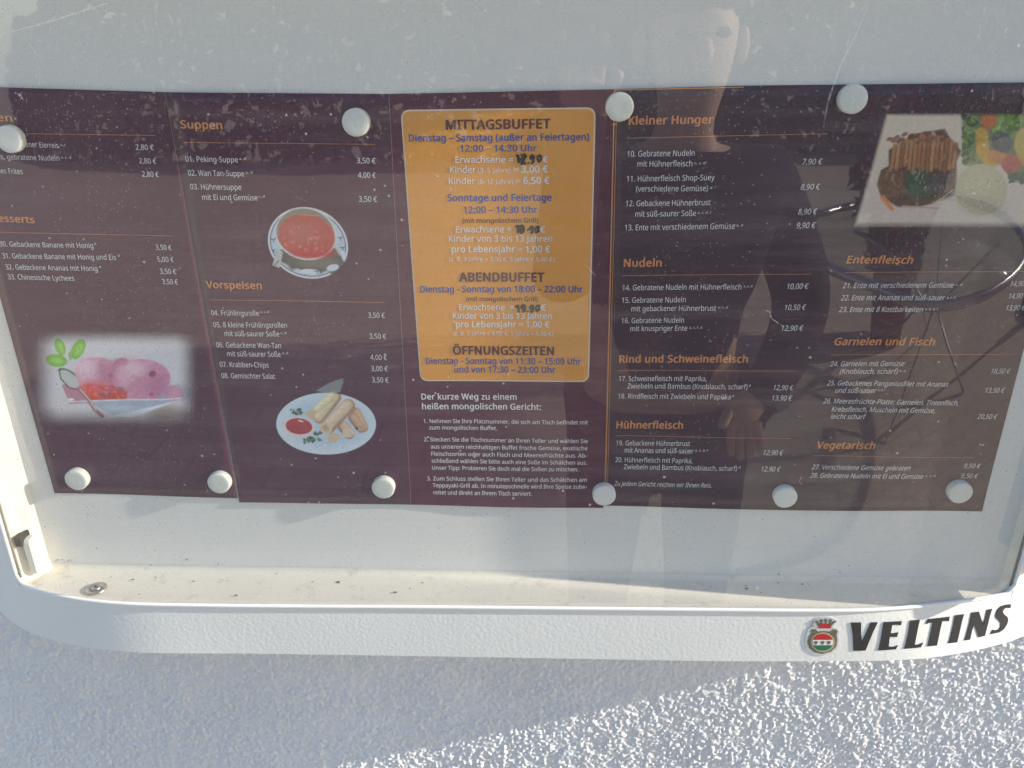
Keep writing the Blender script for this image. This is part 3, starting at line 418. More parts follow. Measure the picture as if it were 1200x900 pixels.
def photo_material():
    nt = NT('printed_photograph')
    a = nt.n('ShaderNodeVertexColor', layer_name='print')
    b = nt.n('ShaderNodeBsdfPrincipled')
    nt.val(b, Roughness=0.4)
    tr = nt.n('ShaderNodeBsdfTransparent')
    mx = nt.n('ShaderNodeMixShader')
    nt.l(a.outputs['Color'], b.inputs['Base Color'])
    nt.l(a.outputs['Alpha'], mx.inputs[0]); nt.l(tr.outputs[0], mx.inputs[1]); nt.l(b.outputs[0], mx.inputs[2])
    nt.l(mx.outputs[0], nt.out.inputs[0])
    return nt.m
M['photo'] = photo_material()

def pane_material():
    nt = NT('dusty_acrylic')
    tc = nt.n('ShaderNodeTexCoord')
    tr = nt.n('ShaderNodeBsdfTransparent'); tr.inputs[0].default_value = (0.975, 0.98, 0.97, 1)
    gl = nt.n('ShaderNodeBsdfGlossy'); nt.val(gl, Roughness=0.012); gl.inputs[0].default_value = (1, 1, 1, 1)
    # reflectance of the thin sheet: R = R0 + (1 - R0)(1 - cos)^n, the same from both sides
    geo = nt.n('ShaderNodeNewGeometry')
    dt = nt.n('ShaderNodeVectorMath', operation='DOT_PRODUCT'); nt.l(geo.outputs['Normal'], dt.inputs[0]); nt.l(geo.outputs['Incoming'], dt.inputs[1])
    ab = nt.n('ShaderNodeMath', operation='ABSOLUTE'); nt.l(dt.outputs['Value'], ab.inputs[0])
    om = nt.n('ShaderNodeMath', operation='SUBTRACT', use_clamp=True); om.inputs[0].default_value = 1.0; nt.l(ab.outputs[0], om.inputs[1])
    pw = nt.n('ShaderNodeMath', operation='POWER'); nt.l(om.outputs[0], pw.inputs[0]); pw.inputs[1].default_value = 9.0
    mul = nt.n('ShaderNodeMath', operation='MULTIPLY_ADD', use_clamp=True); nt.l(pw.outputs[0], mul.inputs[0]); mul.inputs[1].default_value = 0.92; mul.inputs[2].default_value = 0.08
    m1 = nt.n('ShaderNodeMixShader')
    nt.l(mul.outputs[0], m1.inputs[0]); nt.l(tr.outputs[0], m1.inputs[1]); nt.l(gl.outputs[0], m1.inputs[2])
    # dust: an even film, drifts of it, and separate grains
    df = nt.n('ShaderNodeBsdfDiffuse'); df.inputs[0].default_value = (0.82, 0.74, 0.70, 1)
    tl = nt.n('ShaderNodeBsdfTranslucent'); tl.inputs[0].default_value = (0.82, 0.74, 0.70, 1)
    dd = nt.n('ShaderNodeMixShader'); dd.inputs[0].default_value = 0.35
    nt.l(df.outputs[0], dd.inputs[1]); nt.l(tl.outputs[0], dd.inputs[2])
    film = nt.n('ShaderNodeTexNoise'); nt.val(film, Scale=2.6, Detail=7.0, Roughness=0.62)
    nt.l(tc.outputs['Object'], film.inputs[0])
    fr1 = ramp(nt, film.outputs['Fac'], [(0.3, g(0.015)), (0.72, g(0.085))])
    # wiping streaks, drawn out along the arm's sweep
    mp = nt.n('ShaderNodeMapping'); mp.inputs['Rotation'].default_value = (0, math.radians(38), 0); mp.inputs['Scale'].default_value = (5.0, 1.0, 70.0)
    nt.l(tc.outputs['Object'], mp.inputs[0])
    stn = nt.n('ShaderNodeTexNoise'); nt.val(stn, Scale=1.0, Detail=4.0, Roughness=0.6); nt.l(mp.outputs[0], stn.inputs[0])
    str_ = ramp(nt, stn.outputs['Fac'], [(0.48, g(0.0)), (0.8, g(0.07))])
    # dust gathered towards the lower edge
    sep = nt.n('ShaderNodeSeparateXYZ'); nt.l(tc.outputs['Object'], sep.inputs[0])
    lowd = nt.n('ShaderNodeMapRange'); nt.l(sep.outputs['Z'], lowd.inputs[0]); lowd.inputs[1].default_value = 1.19; lowd.inputs[2].default_value = 1.215; lowd.inputs[3].default_value = 0.10; lowd.inputs[4].default_value = 0.0
    a1 = nt.n('ShaderNodeMath', operation='ADD'); nt.l(fr1.outputs[0], a1.inputs[0]); nt.l(str_.outputs[0], a1.inputs[1])
    a2 = nt.n('ShaderNodeMath', operation='ADD'); nt.l(a1.outputs[0], a2.inputs[0]); nt.l(lowd.outputs[0], a2.inputs[1])
    total = a2.outputs[0]
    for sc, thr, keep, amp in ((420, 0.16, 0.50, 0.42), (900, 0.20, 0.42, 0.30), (110, 0.085, 0.60, 0.75), (48, 0.05, 0.62, 0.7)):
        vo = nt.n('ShaderNodeTexVoronoi', feature='F1'); nt.val(vo, Scale=sc, Randomness=1.0)
        nt.l(tc.outputs['Object'], vo.inputs['Vector'])
        a = ramp(nt, vo.outputs['Distance'], [(thr * 0.5, g(1)), (thr * 1.6, g(0))])
        sp = nt.n('ShaderNodeSeparateColor'); nt.l(vo.outputs['Color'], sp.inputs[0])
        k = nt.n('ShaderNodeMath', operation='GREATER_THAN'); nt.l(sp.outputs[0], k.inputs[0]); k.inputs[1].default_value = keep
        m = nt.n('ShaderNodeMath', operation='MULTIPLY'); nt.l(a.outputs[0], m.inputs[0]); nt.l(k.outputs[0], m.inputs[1])
        m2 = nt.n('ShaderNodeMath', operation='MULTIPLY'); nt.l(m.outputs[0], m2.inputs[0])
        m3 = nt.n('ShaderNodeMath', operation='MULTIPLY'); nt.l(sp.outputs[1], m3.inputs[0]); m3.inputs[1].default_value = amp
        nt.l(m3.outputs[0], m2.inputs[1])
        ad = nt.n('ShaderNodeMath', operation='ADD', use_clamp=True); nt.l(total, ad.inputs[0]); nt.l(m2.outputs[0], ad.inputs[1])
        total = ad.outputs[0]
    m2 = nt.n('ShaderNodeMixShader')
    nt.l(total, m2.inputs[0]); nt.l(m1.outputs[0], m2.inputs[1]); nt.l(dd.outputs[0], m2.inputs[2])
    nt.l(m2.outputs[0], nt.out.inputs[0])
    return nt.m
M['pane'] = pane_material()

# ------------------------------------------------------------------ ground and wall
nt = NT('concrete_pavers')
tc = nt.n('ShaderNodeTexCoord')
br = nt.n('ShaderNodeTexBrick')
nt.val(br, Scale=1.2, Mortar_Size=0.012)
br.inputs['Color1'].default_value = (0.56, 0.46, 0.34, 1); br.inputs['Color2'].default_value = (0.60, 0.50, 0.37, 1); br.inputs['Mortar'].default_value = (0.42, 0.36, 0.29, 1)
nt.l(tc.outputs['Object'], br.inputs['Vector'])
b = nt.n('ShaderNodeBsdfPrincipled'); nt.val(b, Roughness=0.85)
nz = nt.n('ShaderNodeTexNoise'); nt.val(nz, Scale=9.0, Detail=8.0)
nt.l(tc.outputs['Object'], nz.inputs['Vector'])
mx = nt.n('ShaderNodeMix', data_type='RGBA', blend_type='MULTIPLY'); mx.inputs[0].default_value = 0.5
nt.l(br.outputs['Color'], mx.inputs[6]); nt.l(nz.outputs['Fac'], mx.inputs[7])
sc_ = nt.n('ShaderNodeMix', data_type='RGBA', blend_type='ADD'); sc_.inputs[0].default_value = 0.35
nt.l(mx.outputs[2], sc_.inputs[6]); nt.l(br.outputs['Color'], sc_.inputs[7])
nt.l(sc_.outputs[2], b.inputs['Base Color'])
nt.l(b.outputs[0], nt.out.inputs[0])
M['paving'] = nt.m
gr = from_data('paved_ground', [(-90, -120, 0), (90, -120, 0), (90, 40, 0), (-90, 40, 0)], [(0, 1, 2, 3)], M['paving'])
tag(gr, kind='structure')

WALL_Y = 0.040
NZ = 512
tab = rng.random((NZ, NZ)).astype(np.float32)
def vnoise(x, z, s, ox=0.0):
    u = x / s + 137.3 + ox; v = z / s + 71.9 + ox * 1.7
    i = np.floor(u).astype(int); j = np.floor(v).astype(int)
    fu = u - i; fv = v - j
    fu = fu * fu * (3 - 2 * fu); fv = fv * fv * (3 - 2 * fv)
    i0, i1, j0, j1 = i % NZ, (i + 1) % NZ, j % NZ, (j + 1) % NZ
    return (tab[j0, i0] * (1 - fu) + tab[j0, i1] * fu) * (1 - fv) + (tab[j1, i0] * (1 - fu) + tab[j1, i1] * fu) * fv

def worley(x, z, s, ox=0):
    """rounded grains thrown on the wall: height of the tallest grain over each point"""
    u = x / s + 91.7 + ox; v = z / s + 33.1 + ox
    i = np.floor(u).astype(int); j = np.floor(v).astype(int)
    best = np.zeros_like(u)
    for di in (-1, 0, 1):
        for dj in (-1, 0, 1):
            a, c = (i + di) % NZ, (j + dj) % NZ
            px = i + di + tab[c, a]; pz = j + dj + tab[(c + 77) % NZ, (a + 191) % NZ]
            rad = 0.45 + 0.5 * tab[(c + 13) % NZ, (a + 57) % NZ]
            st = 0.75 + 0.5 * tab[(c + 211) % NZ, (a + 7) % NZ]
            d2 = (((u - px) * st) ** 2 + ((v - pz) / st) ** 2) / rad ** 2
            h = np.clip(1 - d2, 0, 1)
            h = h * (0.35 + 0.65 * tab[(c + 301) % NZ, (a + 17) % NZ])
            best = np.maximum(best, h)
    return best

def axis(lo, hi, step, far_lo, far_hi, grow=1.35):
    mid = list(np.arange(lo, hi, step))
    a, s = lo, step
    left = []
    while a > far_lo:
        s *= grow; a -= s; left.append(max(a, far_lo))
    a, s = mid[-1], step
    right = []
    while a < far_hi:
        s *= grow; a += s; right.append(min(a, far_hi))
    return np.array(left[::-1] + mid + right)

wx = axis(-0.64, 0.57, 0.00095, -7.0, 9.0)
wz = axis(0.87, 1.145, 0.00095, 0.0, 3.4)
WX, WZ = np.meshgrid(wx, wz)
warp = 0.0012
XX = WX + warp * (vnoise(WX, WZ, 0.006, 3) - 0.5) * 2
ZZ = WZ + warp * (vnoise(WX, WZ, 0.006, 9) - 0.5) * 2
hgt = (0.0018 * worley(XX, ZZ, 0.0048) + 0.0010 * worley(XX, ZZ, 0.0029, 41)) * (0.75 + 0.5 * vnoise(WX, WZ, 0.03, 60)) + 0.0010 * np.clip(vnoise(WX, WZ, 0.0075, 77) - .62, 0, 1) * 3 + 0.0010 * vnoise(XX, ZZ, 0.011, 5) + 0.0005 * vnoise(WX, WZ, 0.0026, 17) + 0.0012 * vnoise(WX, WZ, 0.05, 21)
P = np.stack([WX, WALL_Y - hgt, WZ], -1)
wall = grid_mesh('plaster_wall', P, M['plaster'])
tag(wall, 'rough white roughcast plaster wall behind and below the glazed display case', 'wall')
bm = bmesh.new()
bmesh.ops.create_cube(bm, size=1.0)
for v in bm.verts:
    v.co = Vector((1.0 + v.co.x * 16, 0.20 + v.co.y * 0.30, 1.70 + v.co.z * 3.4))
core = from_bm('wall_core', bm, M['plaster'], wall)

# ------------------------------------------------------------------ display case
CXA = np.linspace(CURVE_X[0], CURVE_X[1], len(RIM_Y))
RIMA = np.array(RIM_Y) * MM; LOWA = np.array(LOW_Y) * MM
ZL, ZB, ZT, ZO = 1.194, 1.1395, 1.790, 1.735      # ledge, underside, top, top of the opening
XL, XR = -0.4795, 0.4180                          # sides of the opening
def rim(x): return float(np.interp(x, CXA, RIMA))
def front(x, z):
    t = min(1, max(0, (z - ZB) / (ZL - ZB)))
    return float(np.interp(x, CXA, LOWA)) * (1 - t) + rim(x) * t
def zbot(x):                                      # rounded lower corners of the housing
    z = ZB
    if x > 0.425: z += 0.15 - math.sqrt(max(0, 0.15 ** 2 - min(0.149, x - 0.425) ** 2))
    if x < -0.47: z += 0.15 - math.sqrt(max(0, 0.15 ** 2 - min(0.149, -0.47 - x) ** 2))
    return z
def zopen(x, r=0.011):                            # lower edge of the opening, rounded at both ends
    d = max(0.0, (XL + r) - x, x - (XR - r))
    return ZL + r - math.sqrt(max(0, r * r - min(d, r) ** 2))

case = empty('display_case', (0, WALL_Y, ZB))
tag(case, 'shallow white wall display case with curved front edge and clear cover over the menus', 'display case')
cp = Vector((0, WALL_Y, ZB))
case_inv = Matrix.Translation(-cp)
def cpart(o):
    o.parent = case
    o.matrix_parent_inverse = case_inv
    return o

xs_all = sorted(set([round(v, 5) for v in np.linspace(-0.575, 0.50, 216)] + [round(XL + d, 5) for d in (0, .0005, .0015, .003, .005, .008, .011)] + [round(XR - d, 5) for d in (0, .0005, .0015, .003, .005, .008, .011)]))
# outer skin: columns; each column a lower strip, or the full height beside the opening
V, F = [], []
def strip(xa, xb, za, zb_, n):
    """quads between column xa and xb, from za(x) to zb_(x)"""
    base = len(V)
    for x in (xa, xb):
        z0, z1 = za(x), zb_(x)
        for k in range(n + 1):
            z = z0 + (z1 - z0) * k / n
            V.append((x, front(x, z), z))
    for k in range(n):
        F.append((base + k, base + n + 1 + k, base + n + 2 + k, base + k + 1))
for xa, xb in zip(xs_all[:-1], xs_all[1:]):
    mid = (xa + xb) / 2
    if XL < mid < XR:
        strip(xa, xb, zbot, zopen, 10)
        strip(xa, xb, lambda x: 2 * ZO - (zopen(x) - ZL + ZO), lambda x: ZT, 3)
    else:
        strip(xa, xb, zbot, lambda x: ZT, 14)
# underside and top back to the wall, rounded by a small bevel row
for xa, xb in zip(xs_all[:-1], xs_all[1:]):
    for zf, s in ((zbot, 1), (lambda x: ZT, -1)):
        base = len(V)
        for x in (xa, xb):
            y = front(x, zf(x))
            V.append((x, y, zf(x))); V.append((x, min(WALL_Y + .002, y + .0015), zf(x) + s * 0.0)); V.append((x, WALL_Y + 0.004, zf(x) + s * 0.002))
        if s > 0:
            F.append((base, base + 1, base + 4, base + 3)); F.append((base + 1, base + 2, base + 5, base + 4))
        else:
            F.append((base, base + 3, base + 4, base + 1)); F.append((base + 1, base + 4, base + 5, base + 2))
bm = bmesh.new()
bv = [bm.verts.new(v) for v in V]
for f in F:
    try: bm.faces.new([bv[i] for i in f])
    except ValueError: pass
bmesh.ops.remove_doubles(bm, verts=bm.verts, dist=1e-5)
bmesh.ops.recalc_face_normals(bm, faces=bm.faces)
sh = cpart(from_bm('outer_shell', bm, M['shell'], smooth=True))
md = sh.modifiers.new('edge', 'EDGE_SPLIT'); md.split_angle = math.radians(40)

def tube(name, pts, r, mat, closed=False, n=8, parent=None):
    """round bar through pts (r: number or list)"""
    bm = bmesh.new()
    N = len(pts); rings = []
    pts = [Vector(p) for p in pts]
    up = None
    for i, p in enumerate(pts):
        if closed: t = (pts[(i + 1) % N] - pts[i - 1]).normalized()
        else: t = (pts[min(N - 1, i + 1)] - pts[max(0, i - 1)]).normalized()
        if up is None:
            up = Vector((0, 0, 1)) if abs(t.z) < 0.9 else Vector((1, 0, 0))
        s = t.cross(up).normalized(); up = s.cross(t).normalized()
        rr = r[i] if isinstance(r, (list, tuple)) else r
        rings.append([bm.verts.new(p + (s * math.cos(2 * math.pi * k / n) + up * math.sin(2 * math.pi * k / n)) * rr) for k in range(n)])
    for i in range(N if closed else N - 1):
        a, b_ = rings[i], rings[(i + 1) % N]
        for k in range(n):
            bm.faces.new((a[k], a[(k + 1) % n], b_[(k + 1) % n], b_[k]))
    if not closed:
        bm.faces.new(rings[0][::-1]); bm.faces.new(rings[-1])
    bmesh.ops.recalc_face_normals(bm, faces=bm.faces)
    return from_bm(name, bm, mat, parent, smooth=True)

def rounded_plate(name, cx, cy, cz, w, h, d, r, axis_, mat, parent=None, seg=5, bev=0.0006):
    """rounded rectangle w*h, thickness d along axis_ ('x' or 'y')"""
    bm = bmesh.new()
    loop = []
    for (sx, sz, a0) in ((1, 1, 0), (-1, 1, 90), (-1, -1, 180), (1, -1, 270)):
        for k in range(seg + 1):
            a = math.radians(a0 + 90 * k / seg)
            loop.append((sx * (w / 2 - r) + r * math.cos(a), sz * (h / 2 - r) + r * math.sin(a)))
    def vert(a, c, dep):
        return bm.verts.new((cx + dep, cy + a, cz + c) if axis_ == 'x' else (cx + a, cy + dep, cz + c))
    layers = [(-d / 2, 1 - 0), (d / 2 - bev, 1 - 0), (d / 2, 0)]
    rings = []
    for dep, full in ((-d / 2, 0), (d / 2 - bev, 0), (d / 2, bev)):
        rings.append([vert(a * (1 - full / (w / 2)), c * (1 - full / (h / 2)), dep) for a, c in loop])
    n = len(loop)
    for a, b_ in zip(rings[:-1], rings[1:]):
        for k in range(n):
            bm.faces.new((a[k], a[(k + 1) % n], b_[(k + 1) % n], b_[k]))
    bm.faces.new(rings[0][::-1]); bm.faces.new(rings[-1])
    bmesh.ops.recalc_face_normals(bm, faces=bm.faces)
    return from_bm(name, bm, mat, parent)

# the bright rolled lip round the opening
low = [(x, rim(x) - .0007, zopen(x) + .0007) for x in np.linspace(XL + .0002, XR - .0002, 230)]
lipz = [z for z in np.linspace(ZL + .012, ZO - .012, 20)]
path = low + [(XR, rim(XR) - .0003, z) for z in lipz] + [(x, rim(x) - .0003, 2 * ZO - (zopen(x) - ZL + ZO)) for x in np.linspace(XR, XL, 60)] + [(XL, rim(XL) - .0003, z) for z in lipz[::-1]]
cpart(tube('rim_lip', path, 0.0017, M['lip'], closed=True))

# ledge (bottom of the tray) with a shallow rolled step
xs = np.linspace(XL + .002, XR - .001, 150)
rows = []
for k, fr_ in enumerate((0.0, 0.06, 0.12, 0.5, 0.85)):
    rows.append([(x, (rim(x) + .0012) * (1 - fr_) + 0.006 * fr_, (zopen(x) - ZL) * (1 - fr_) ** 2 + ZL + (-.0008 if 0.03 < fr_ < 0.8 else 0.0) + .0003 * math.sin(x * 23)) for x in xs])
for a in np.linspace(0, math.pi / 2, 7)[1:]:
    rows.append([(x, -0.005 + 0.005 * math.sin(a) - .0003, ZL + 0.005 * (1 - math.cos(a)) + .0003 * math.sin(x * 23)) for x in xs])
rows[4] = [(x, -.0056, z) for (x, y, z) in rows[4]]
cpart(grid_mesh('ledge', np.array(rows), M['inner'], flip=False))
# side walls of the tray, rounded into the ledge
def side(xf, yf, xb, name):
    rows = []
    for z in list(ZL + 0.012 * (1 - np.cos(np.linspace(0, math.pi / 2, 6)))) + [1.25, 1.4, 1.6, ZO]:
        lean = 0.012 - math.sqrt(max(0, 0.012 ** 2 - max(0, 0.012 - (z - ZL)) ** 2))
        sgn = 1 if xb > xf else -1
        rows.append([(xf + sgn * lean * 0.6 + (xb - xf) * t, yf + .001 + (0.004 - yf) * t, z) for t in np.linspace(0, 1, 6)])
    return cpart(grid_mesh(name, np.array(rows), M['inner']))
side(XL + .0012, rim(XL), -0.4604, 'side_panel')
side(XR - .0012, rim(XR), 0.4118, 'side_panel')
# ceiling of the tray
cpart(grid_mesh('top_panel', np.array([[(x, (rim(x) + .0012) * (1 - t) + 0.004 * t, ZO - .001) for x in xs] for t in (0, 1)]), M['inner']))
# back board
bm = bmesh.new()
bmesh.ops.create_cube(bm, size=1.0)
for v in bm.verts:
    v.co = Vector(((-0.475 + 0.425) / 2 + v.co.x * 0.90, 0.0015 + v.co.y * 0.003, (1.186 + 1.745) / 2 + v.co.z * 0.559))
cpart(from_bm('back_board', bm, M['board']))
# thin gasket between cover and housing, along the sides
for xg, s in ((XL, 1), (XR, -1)):
    pts = [(xg + s * .0026, rim(xg) + .0016, z) for z in np.linspace(ZL + .006, ZO - .004, 24)]
    cpart(tube('gasket', pts, 0.0009, M['gasket'], n=6))
# added rail on the right cheek, out of view, to shade the ledge
cpart(rounded_plate('added_shade_rail', 0.4430, -0.018, (1.222 + 1.785) / 2, 0.058, 0.563, 0.012, 0.003, 'x', M['shell']))
# clear cover following the curve of the housing
pxs = np.linspace(XL + .001, XR - .001, 160)
pzs = np.linspace(ZL + .0015, ZO - .001, 60)
pp = np.array([[(x, rim(x) + .0014 + .00035 * math.sin(x * 9 + z * 5) , z) for x in pxs] for z in pzs])
cover = cpart(grid_mesh('clear_cover', pp, M['pane']))

# worn scratches and smears in the cover
smear = material('scratch_in_acrylic', (0.75, 0.73, 0.70), 0.6)
smx = smear.node_tree
def smear_mat(alpha):
    nt = NT('scratch_in_acrylic')
    d = nt.n('ShaderNodeBsdfDiffuse'); d.inputs[0].default_value = (0.82, 0.80, 0.76, 1)
    t = nt.n('ShaderNodeBsdfTransparent')
    tcx = nt.n('ShaderNodeTexCoord'); nz = nt.n('ShaderNodeTexNoise'); nt.val(nz, Scale=500.0, Detail=3.0); nt.l(tcx.outputs['Object'], nz.inputs[0])
    r = ramp(nt, nz.outputs['Fac'], [(0.35, g(0.05)), (0.65, g(alpha))])
    m = nt.n('ShaderNodeMixShader'); nt.l(r.outputs[0], m.inputs[0]); nt.l(t.outputs[0], m.inputs[1]); nt.l(d.outputs[0], m.inputs[2])
    nt.l(m.outputs[0], nt.out.inputs[0]); return nt.m
SM1, SM2 = smear_mat(0.5), smear_mat(0.2)
def scratch(pts, w, mat):
    """ribbon lying on the outside of the cover; pts in mm (x, z)"""
    v, f = [], []
    P2 = [Vector((a * MM, b_ * MM)) for a, b_ in pts]
    for i, p in enumerate(P2):
        t = (P2[min(i + 1, len(P2) - 1)] - P2[max(0, i - 1)]).normalized()
        nrm = Vector((-t.y, t.x)) * w * 0.5 * MM * (0.35 if i in (0, len(P2) - 1) else 1)
        for q in (p + nrm, p - nrm):
            v.append((q.x, rim(q.x) + .0009, q.y))
    for i in range(len(P2) - 1):
        f.append((2 * i, 2 * i + 1, 2 * i + 3, 2 * i + 2))
    o = from_data('scratch', v, f, mat, cover)
    o.matrix_parent_inverse = Matrix()
    return o
for pts, w, k in SCRATCHES:
    scratch(pts, w, SM1 if k else SM2)

# hinge latch on the left wall of the tray
M['latch'] = material('ivory_plastic', (0.80, 0.78, 0.70), 0.45, 0.5, 0.05, 200)
lt = cpart(rounded_plate('latch', -0.4650, -0.0145, 1.2190, 0.0135, 0.038, 0.006, 0.005, 'x', M['latch']))
cpart(rounded_plate('latch_slot', -0.4705, -0.0165, 1.2375, 0.014, 0.010, 0.006, 0.001, 'x', M['hole']))
h = rounded_plate('latch_pin', -0.4618, -0.0145, 1.2235, 0.0036, 0.0036, 0.0008, 0.0018, 'x', M['inner']); h.parent = lt

# dished washer on the ledge
def lathe(name, prof, mat, loc, n=28, parent=None, axis_='z'):
    bm = bmesh.new(); rings = []
    for r, z in prof:
        ring = []
        for k in range(n):
            a = 2 * math.pi * k / n
            p = (r * math.cos(a), r * math.sin(a), z) if axis_ == 'z' else (r * math.cos(a), -z, r * math.sin(a))
            ring.append(bm.verts.new(Vector(p) + Vector(loc)))
        rings.append(ring)
    for a, b_ in zip(rings[:-1], rings[1:]):
        for k in range(n):
            bm.faces.new((a[k], a[(k + 1) % n], b_[(k + 1) % n], b_[k]))
    bm.faces.new(rings[0][::-1]); bm.faces.new(rings[-1])
    bmesh.ops.recalc_face_normals(bm, faces=bm.faces)
    return from_bm(name, bm, mat, parent, smooth=True)
ws = cpart(lathe('washer', [(0.0092, 0), (0.0092, .0009), (0.0080, .0018), (0.0062, .0020), (0.0052, .0010), (0.0045, .0006)], M['steel'], (-0.4035, -0.0315, ZL + .0002)))
sc1 = lathe('screw_head', [(0.0045, .0000), (0.0044, .0016), (0.0034, .0026), (0.0016, .0028), (.0014, .0016)], M['steel'], (-0.4035, -0.0315, ZL + .0006)); sc1.parent = ws
sc2 = lathe('screw_recess', [(0.0013, .0015), (0.0012, .0021)], M['hole'], (-0.4045, -0.0312, ZL + .0012)); sc2.parent = ws

# crumbs and fly specks
bm = bmesh.new()
for where, a, c, r in SPECKS:
    n = random.randint(5, 8); ph = random.random() * 6
    st = random.uniform(0.35, 0.9); rot = random.uniform(-.4, .4)
    vs = []
    top = None
    for k in range(n):
        rr = r * MM * random.uniform(0.55, 1.1)
        u = rr * math.cos(ph + 2 * math.pi * k / n) * 1.2; v = rr * math.sin(ph + 2 * math.pi * k / n) * st
        u, v = u * math.cos(rot) - v * math.sin(rot), u * math.sin(rot) + v * math.cos(rot)
        if where == 'l': vs.append(bm.verts.new((a * MM + u, c * MM + v, ZL + .0004)))
        else: vs.append(bm.verts.new((a * MM + u, -.0002, c * MM + v)))
    top = bm.verts.new((a * MM, c * MM, ZL + .0006 + r * MM * .4) if where == 'l' else (a * MM, -.0002 - r * MM * .35, c * MM))
    for k in range(n):
        bm.faces.new((vs[k], vs[(k + 1) % n], top))
bmesh.ops.recalc_face_normals(bm, faces=bm.faces)
dirt = cpart(from_bm('crumbs', bm, M['speck']))
dirt['kind'] = 'stuff'

# lettering and crest on the lower band
def band_shape(name, pts, mat, lift, thick=0.0003, parent=None):
    bm = bmesh.new()
    def P3(a, c, d): 
        x, z = a * MM, c * MM
        return (x, front(x, z) - d, z)
    # subdivide long edges so the shape follows the curve
    loop = []
    for i in range(len(pts)):
        a, b_ = pts[i], pts[(i + 1) % len(pts)]
        m = max(1, int(abs(b_[0] - a[0]) / 3.0))
        for k in range(m):
            loop.append((a[0] + (b_[0] - a[0]) * k / m, a[1] + (b_[1] - a[1]) * k / m))
    vs = [bm.verts.new(P3(a, c, lift)) for a, c in loop]
    vb = [bm.verts.new(P3(a, c, lift - thick)) for a, c in loop]
    es = [bm.edges.new((vs[i], vs[(i + 1) % len(vs)])) for i in range(len(vs))]
    bmesh.ops.triangle_fill(bm, use_beauty=True, use_dissolve=False, edges=es)
    n = len(vs)
    for i in range(n):
        bm.faces.new((vs[i], vs[(i + 1) % n], vb[(i + 1) % n], vb[i]))
    for f in bm.faces:
        if f.normal.y > 0.3: f.normal_flip()
    return from_bm(name, bm, mat, parent)
for ch, pts in LETTERS.items():
    cpart(band_shape('letter', pts, M['ink'], 0.0007, 0.0006))
crest = None
for k, (c, lv, pts) in enumerate(CREST):
    o = band_shape('crest' if k == 0 else 'crest_piece', pts, M[c], 0.0006 + 0.00018 * lv, 0.0005 if k == 0 else 0.00018)
    if k == 0: crest = cpart(o)
    else: o.parent = crest

# ------------------------------------------------------------------ the menu sheets
def bulge(x, z):
    """how far (m) the paper stands off the board"""
    b_ = 0.0011 + 0.0006 * math.sin(x * 17 + 1.0) * math.cos(z * 9 - 1.2) + 0.0004 * math.sin(x * 41 - z * 13)
    # the free edges lift a little between the magnets
    e_ = max(0.0, (z - 1.585) / 0.035) if z > 1.585 else max(0.0, (1.292 - z) / 0.02)
    b_ += 0.0013 * min(1.2, e_) ** 2 * (0.5 + 0.5 * math.sin(x * 26 + (0.8 if z > 1.5 else 2.4)))
    return max(0.0004, b_)

def inside(x, z, poly):
    c = False
    j = len(poly) - 1
    for i in range(len(poly)):
        (x1, z1), (x2, z2) = poly[i], poly[j]
        if (z1 > z) != (z2 > z) and x < (x2 - x1) * (z - z1) / (z2 - z1) + x1: c = not c
        j = i
    return c

def paper(name, outline, mat, lift=0.0, parent=None, cell=11.0, thick=0.0003):
    """paper cut to outline (mm), gently wavy, as a thin solid"""
    bm = bmesh.new()
    vs = [bm.verts.new((a * MM, 0, c * MM)) for a, c in outline]
    bm.faces.new(vs)
    xs0 = [a for a, c in outline]; zs0 = [c for a, c in outline]
    x = min(xs0) + cell
    while x < max(xs0):
        bmesh.ops.bisect_plane(bm, geom=bm.verts[:] + bm.edges[:] + bm.faces[:], plane_co=(x * MM, 0, 0), plane_no=(1, 0, 0)); x += cell
    z = min(zs0) + cell
    while z < max(zs0):
        bmesh.ops.bisect_plane(bm, geom=bm.verts[:] + bm.edges[:] + bm.faces[:], plane_co=(0, 0, z * MM), plane_no=(0, 0, 1)); z += cell
    for v in bm.verts:
        v.co.y = -(bulge(v.co.x, v.co.z) + lift)
    for f in bm.faces:
        if f.normal.y > 0: f.normal_flip()
    bm.normal_update()
    for f in bm.faces:
        if f.normal.y > 0: f.normal_flip()
    if thick:
        ext = bmesh.ops.extrude_face_region(bm, geom=[e for e in bm.edges if e.is_boundary])
        for v in [q for q in ext['geom'] if isinstance(q, bmesh.types.BMVert)]:
            v.co.y += thick
    return from_bm(name, bm, mat, parent, smooth=True)

sheet_root = {}
SL = {1: 0.0, 2: 0.0001, 3: 0.0002}
SM = {1: 'page_a', 2: 'page_a', 3: 'page_c'}
LAB = {1: 'aubergine menu sheet with desserts and the ice cream picture, furthest left',
       2: 'folded wine coloured menu sheet with soups, starters and the orange buffet panel',
       3: 'dark plum menu sheet with duck, noodle and seafood dishes on the right'}
for k in (1, 2, 3):
    o = paper('menu_sheet', SHEET_OUTLINES[k], M[SM[k]], SL[k])
    tag(o, LAB[k], 'menu', 'printed menu sheets on the board')
    sheet_root[k] = o
# the redder middle page of the folded sheet
o2 = SHEET_OUTLINES[2]
paper('middle_page', [CREASE[0], o2[2], o2[3], CREASE[1]], M['page_b'], SL[2] + .00012, sheet_root[2], thick=0)

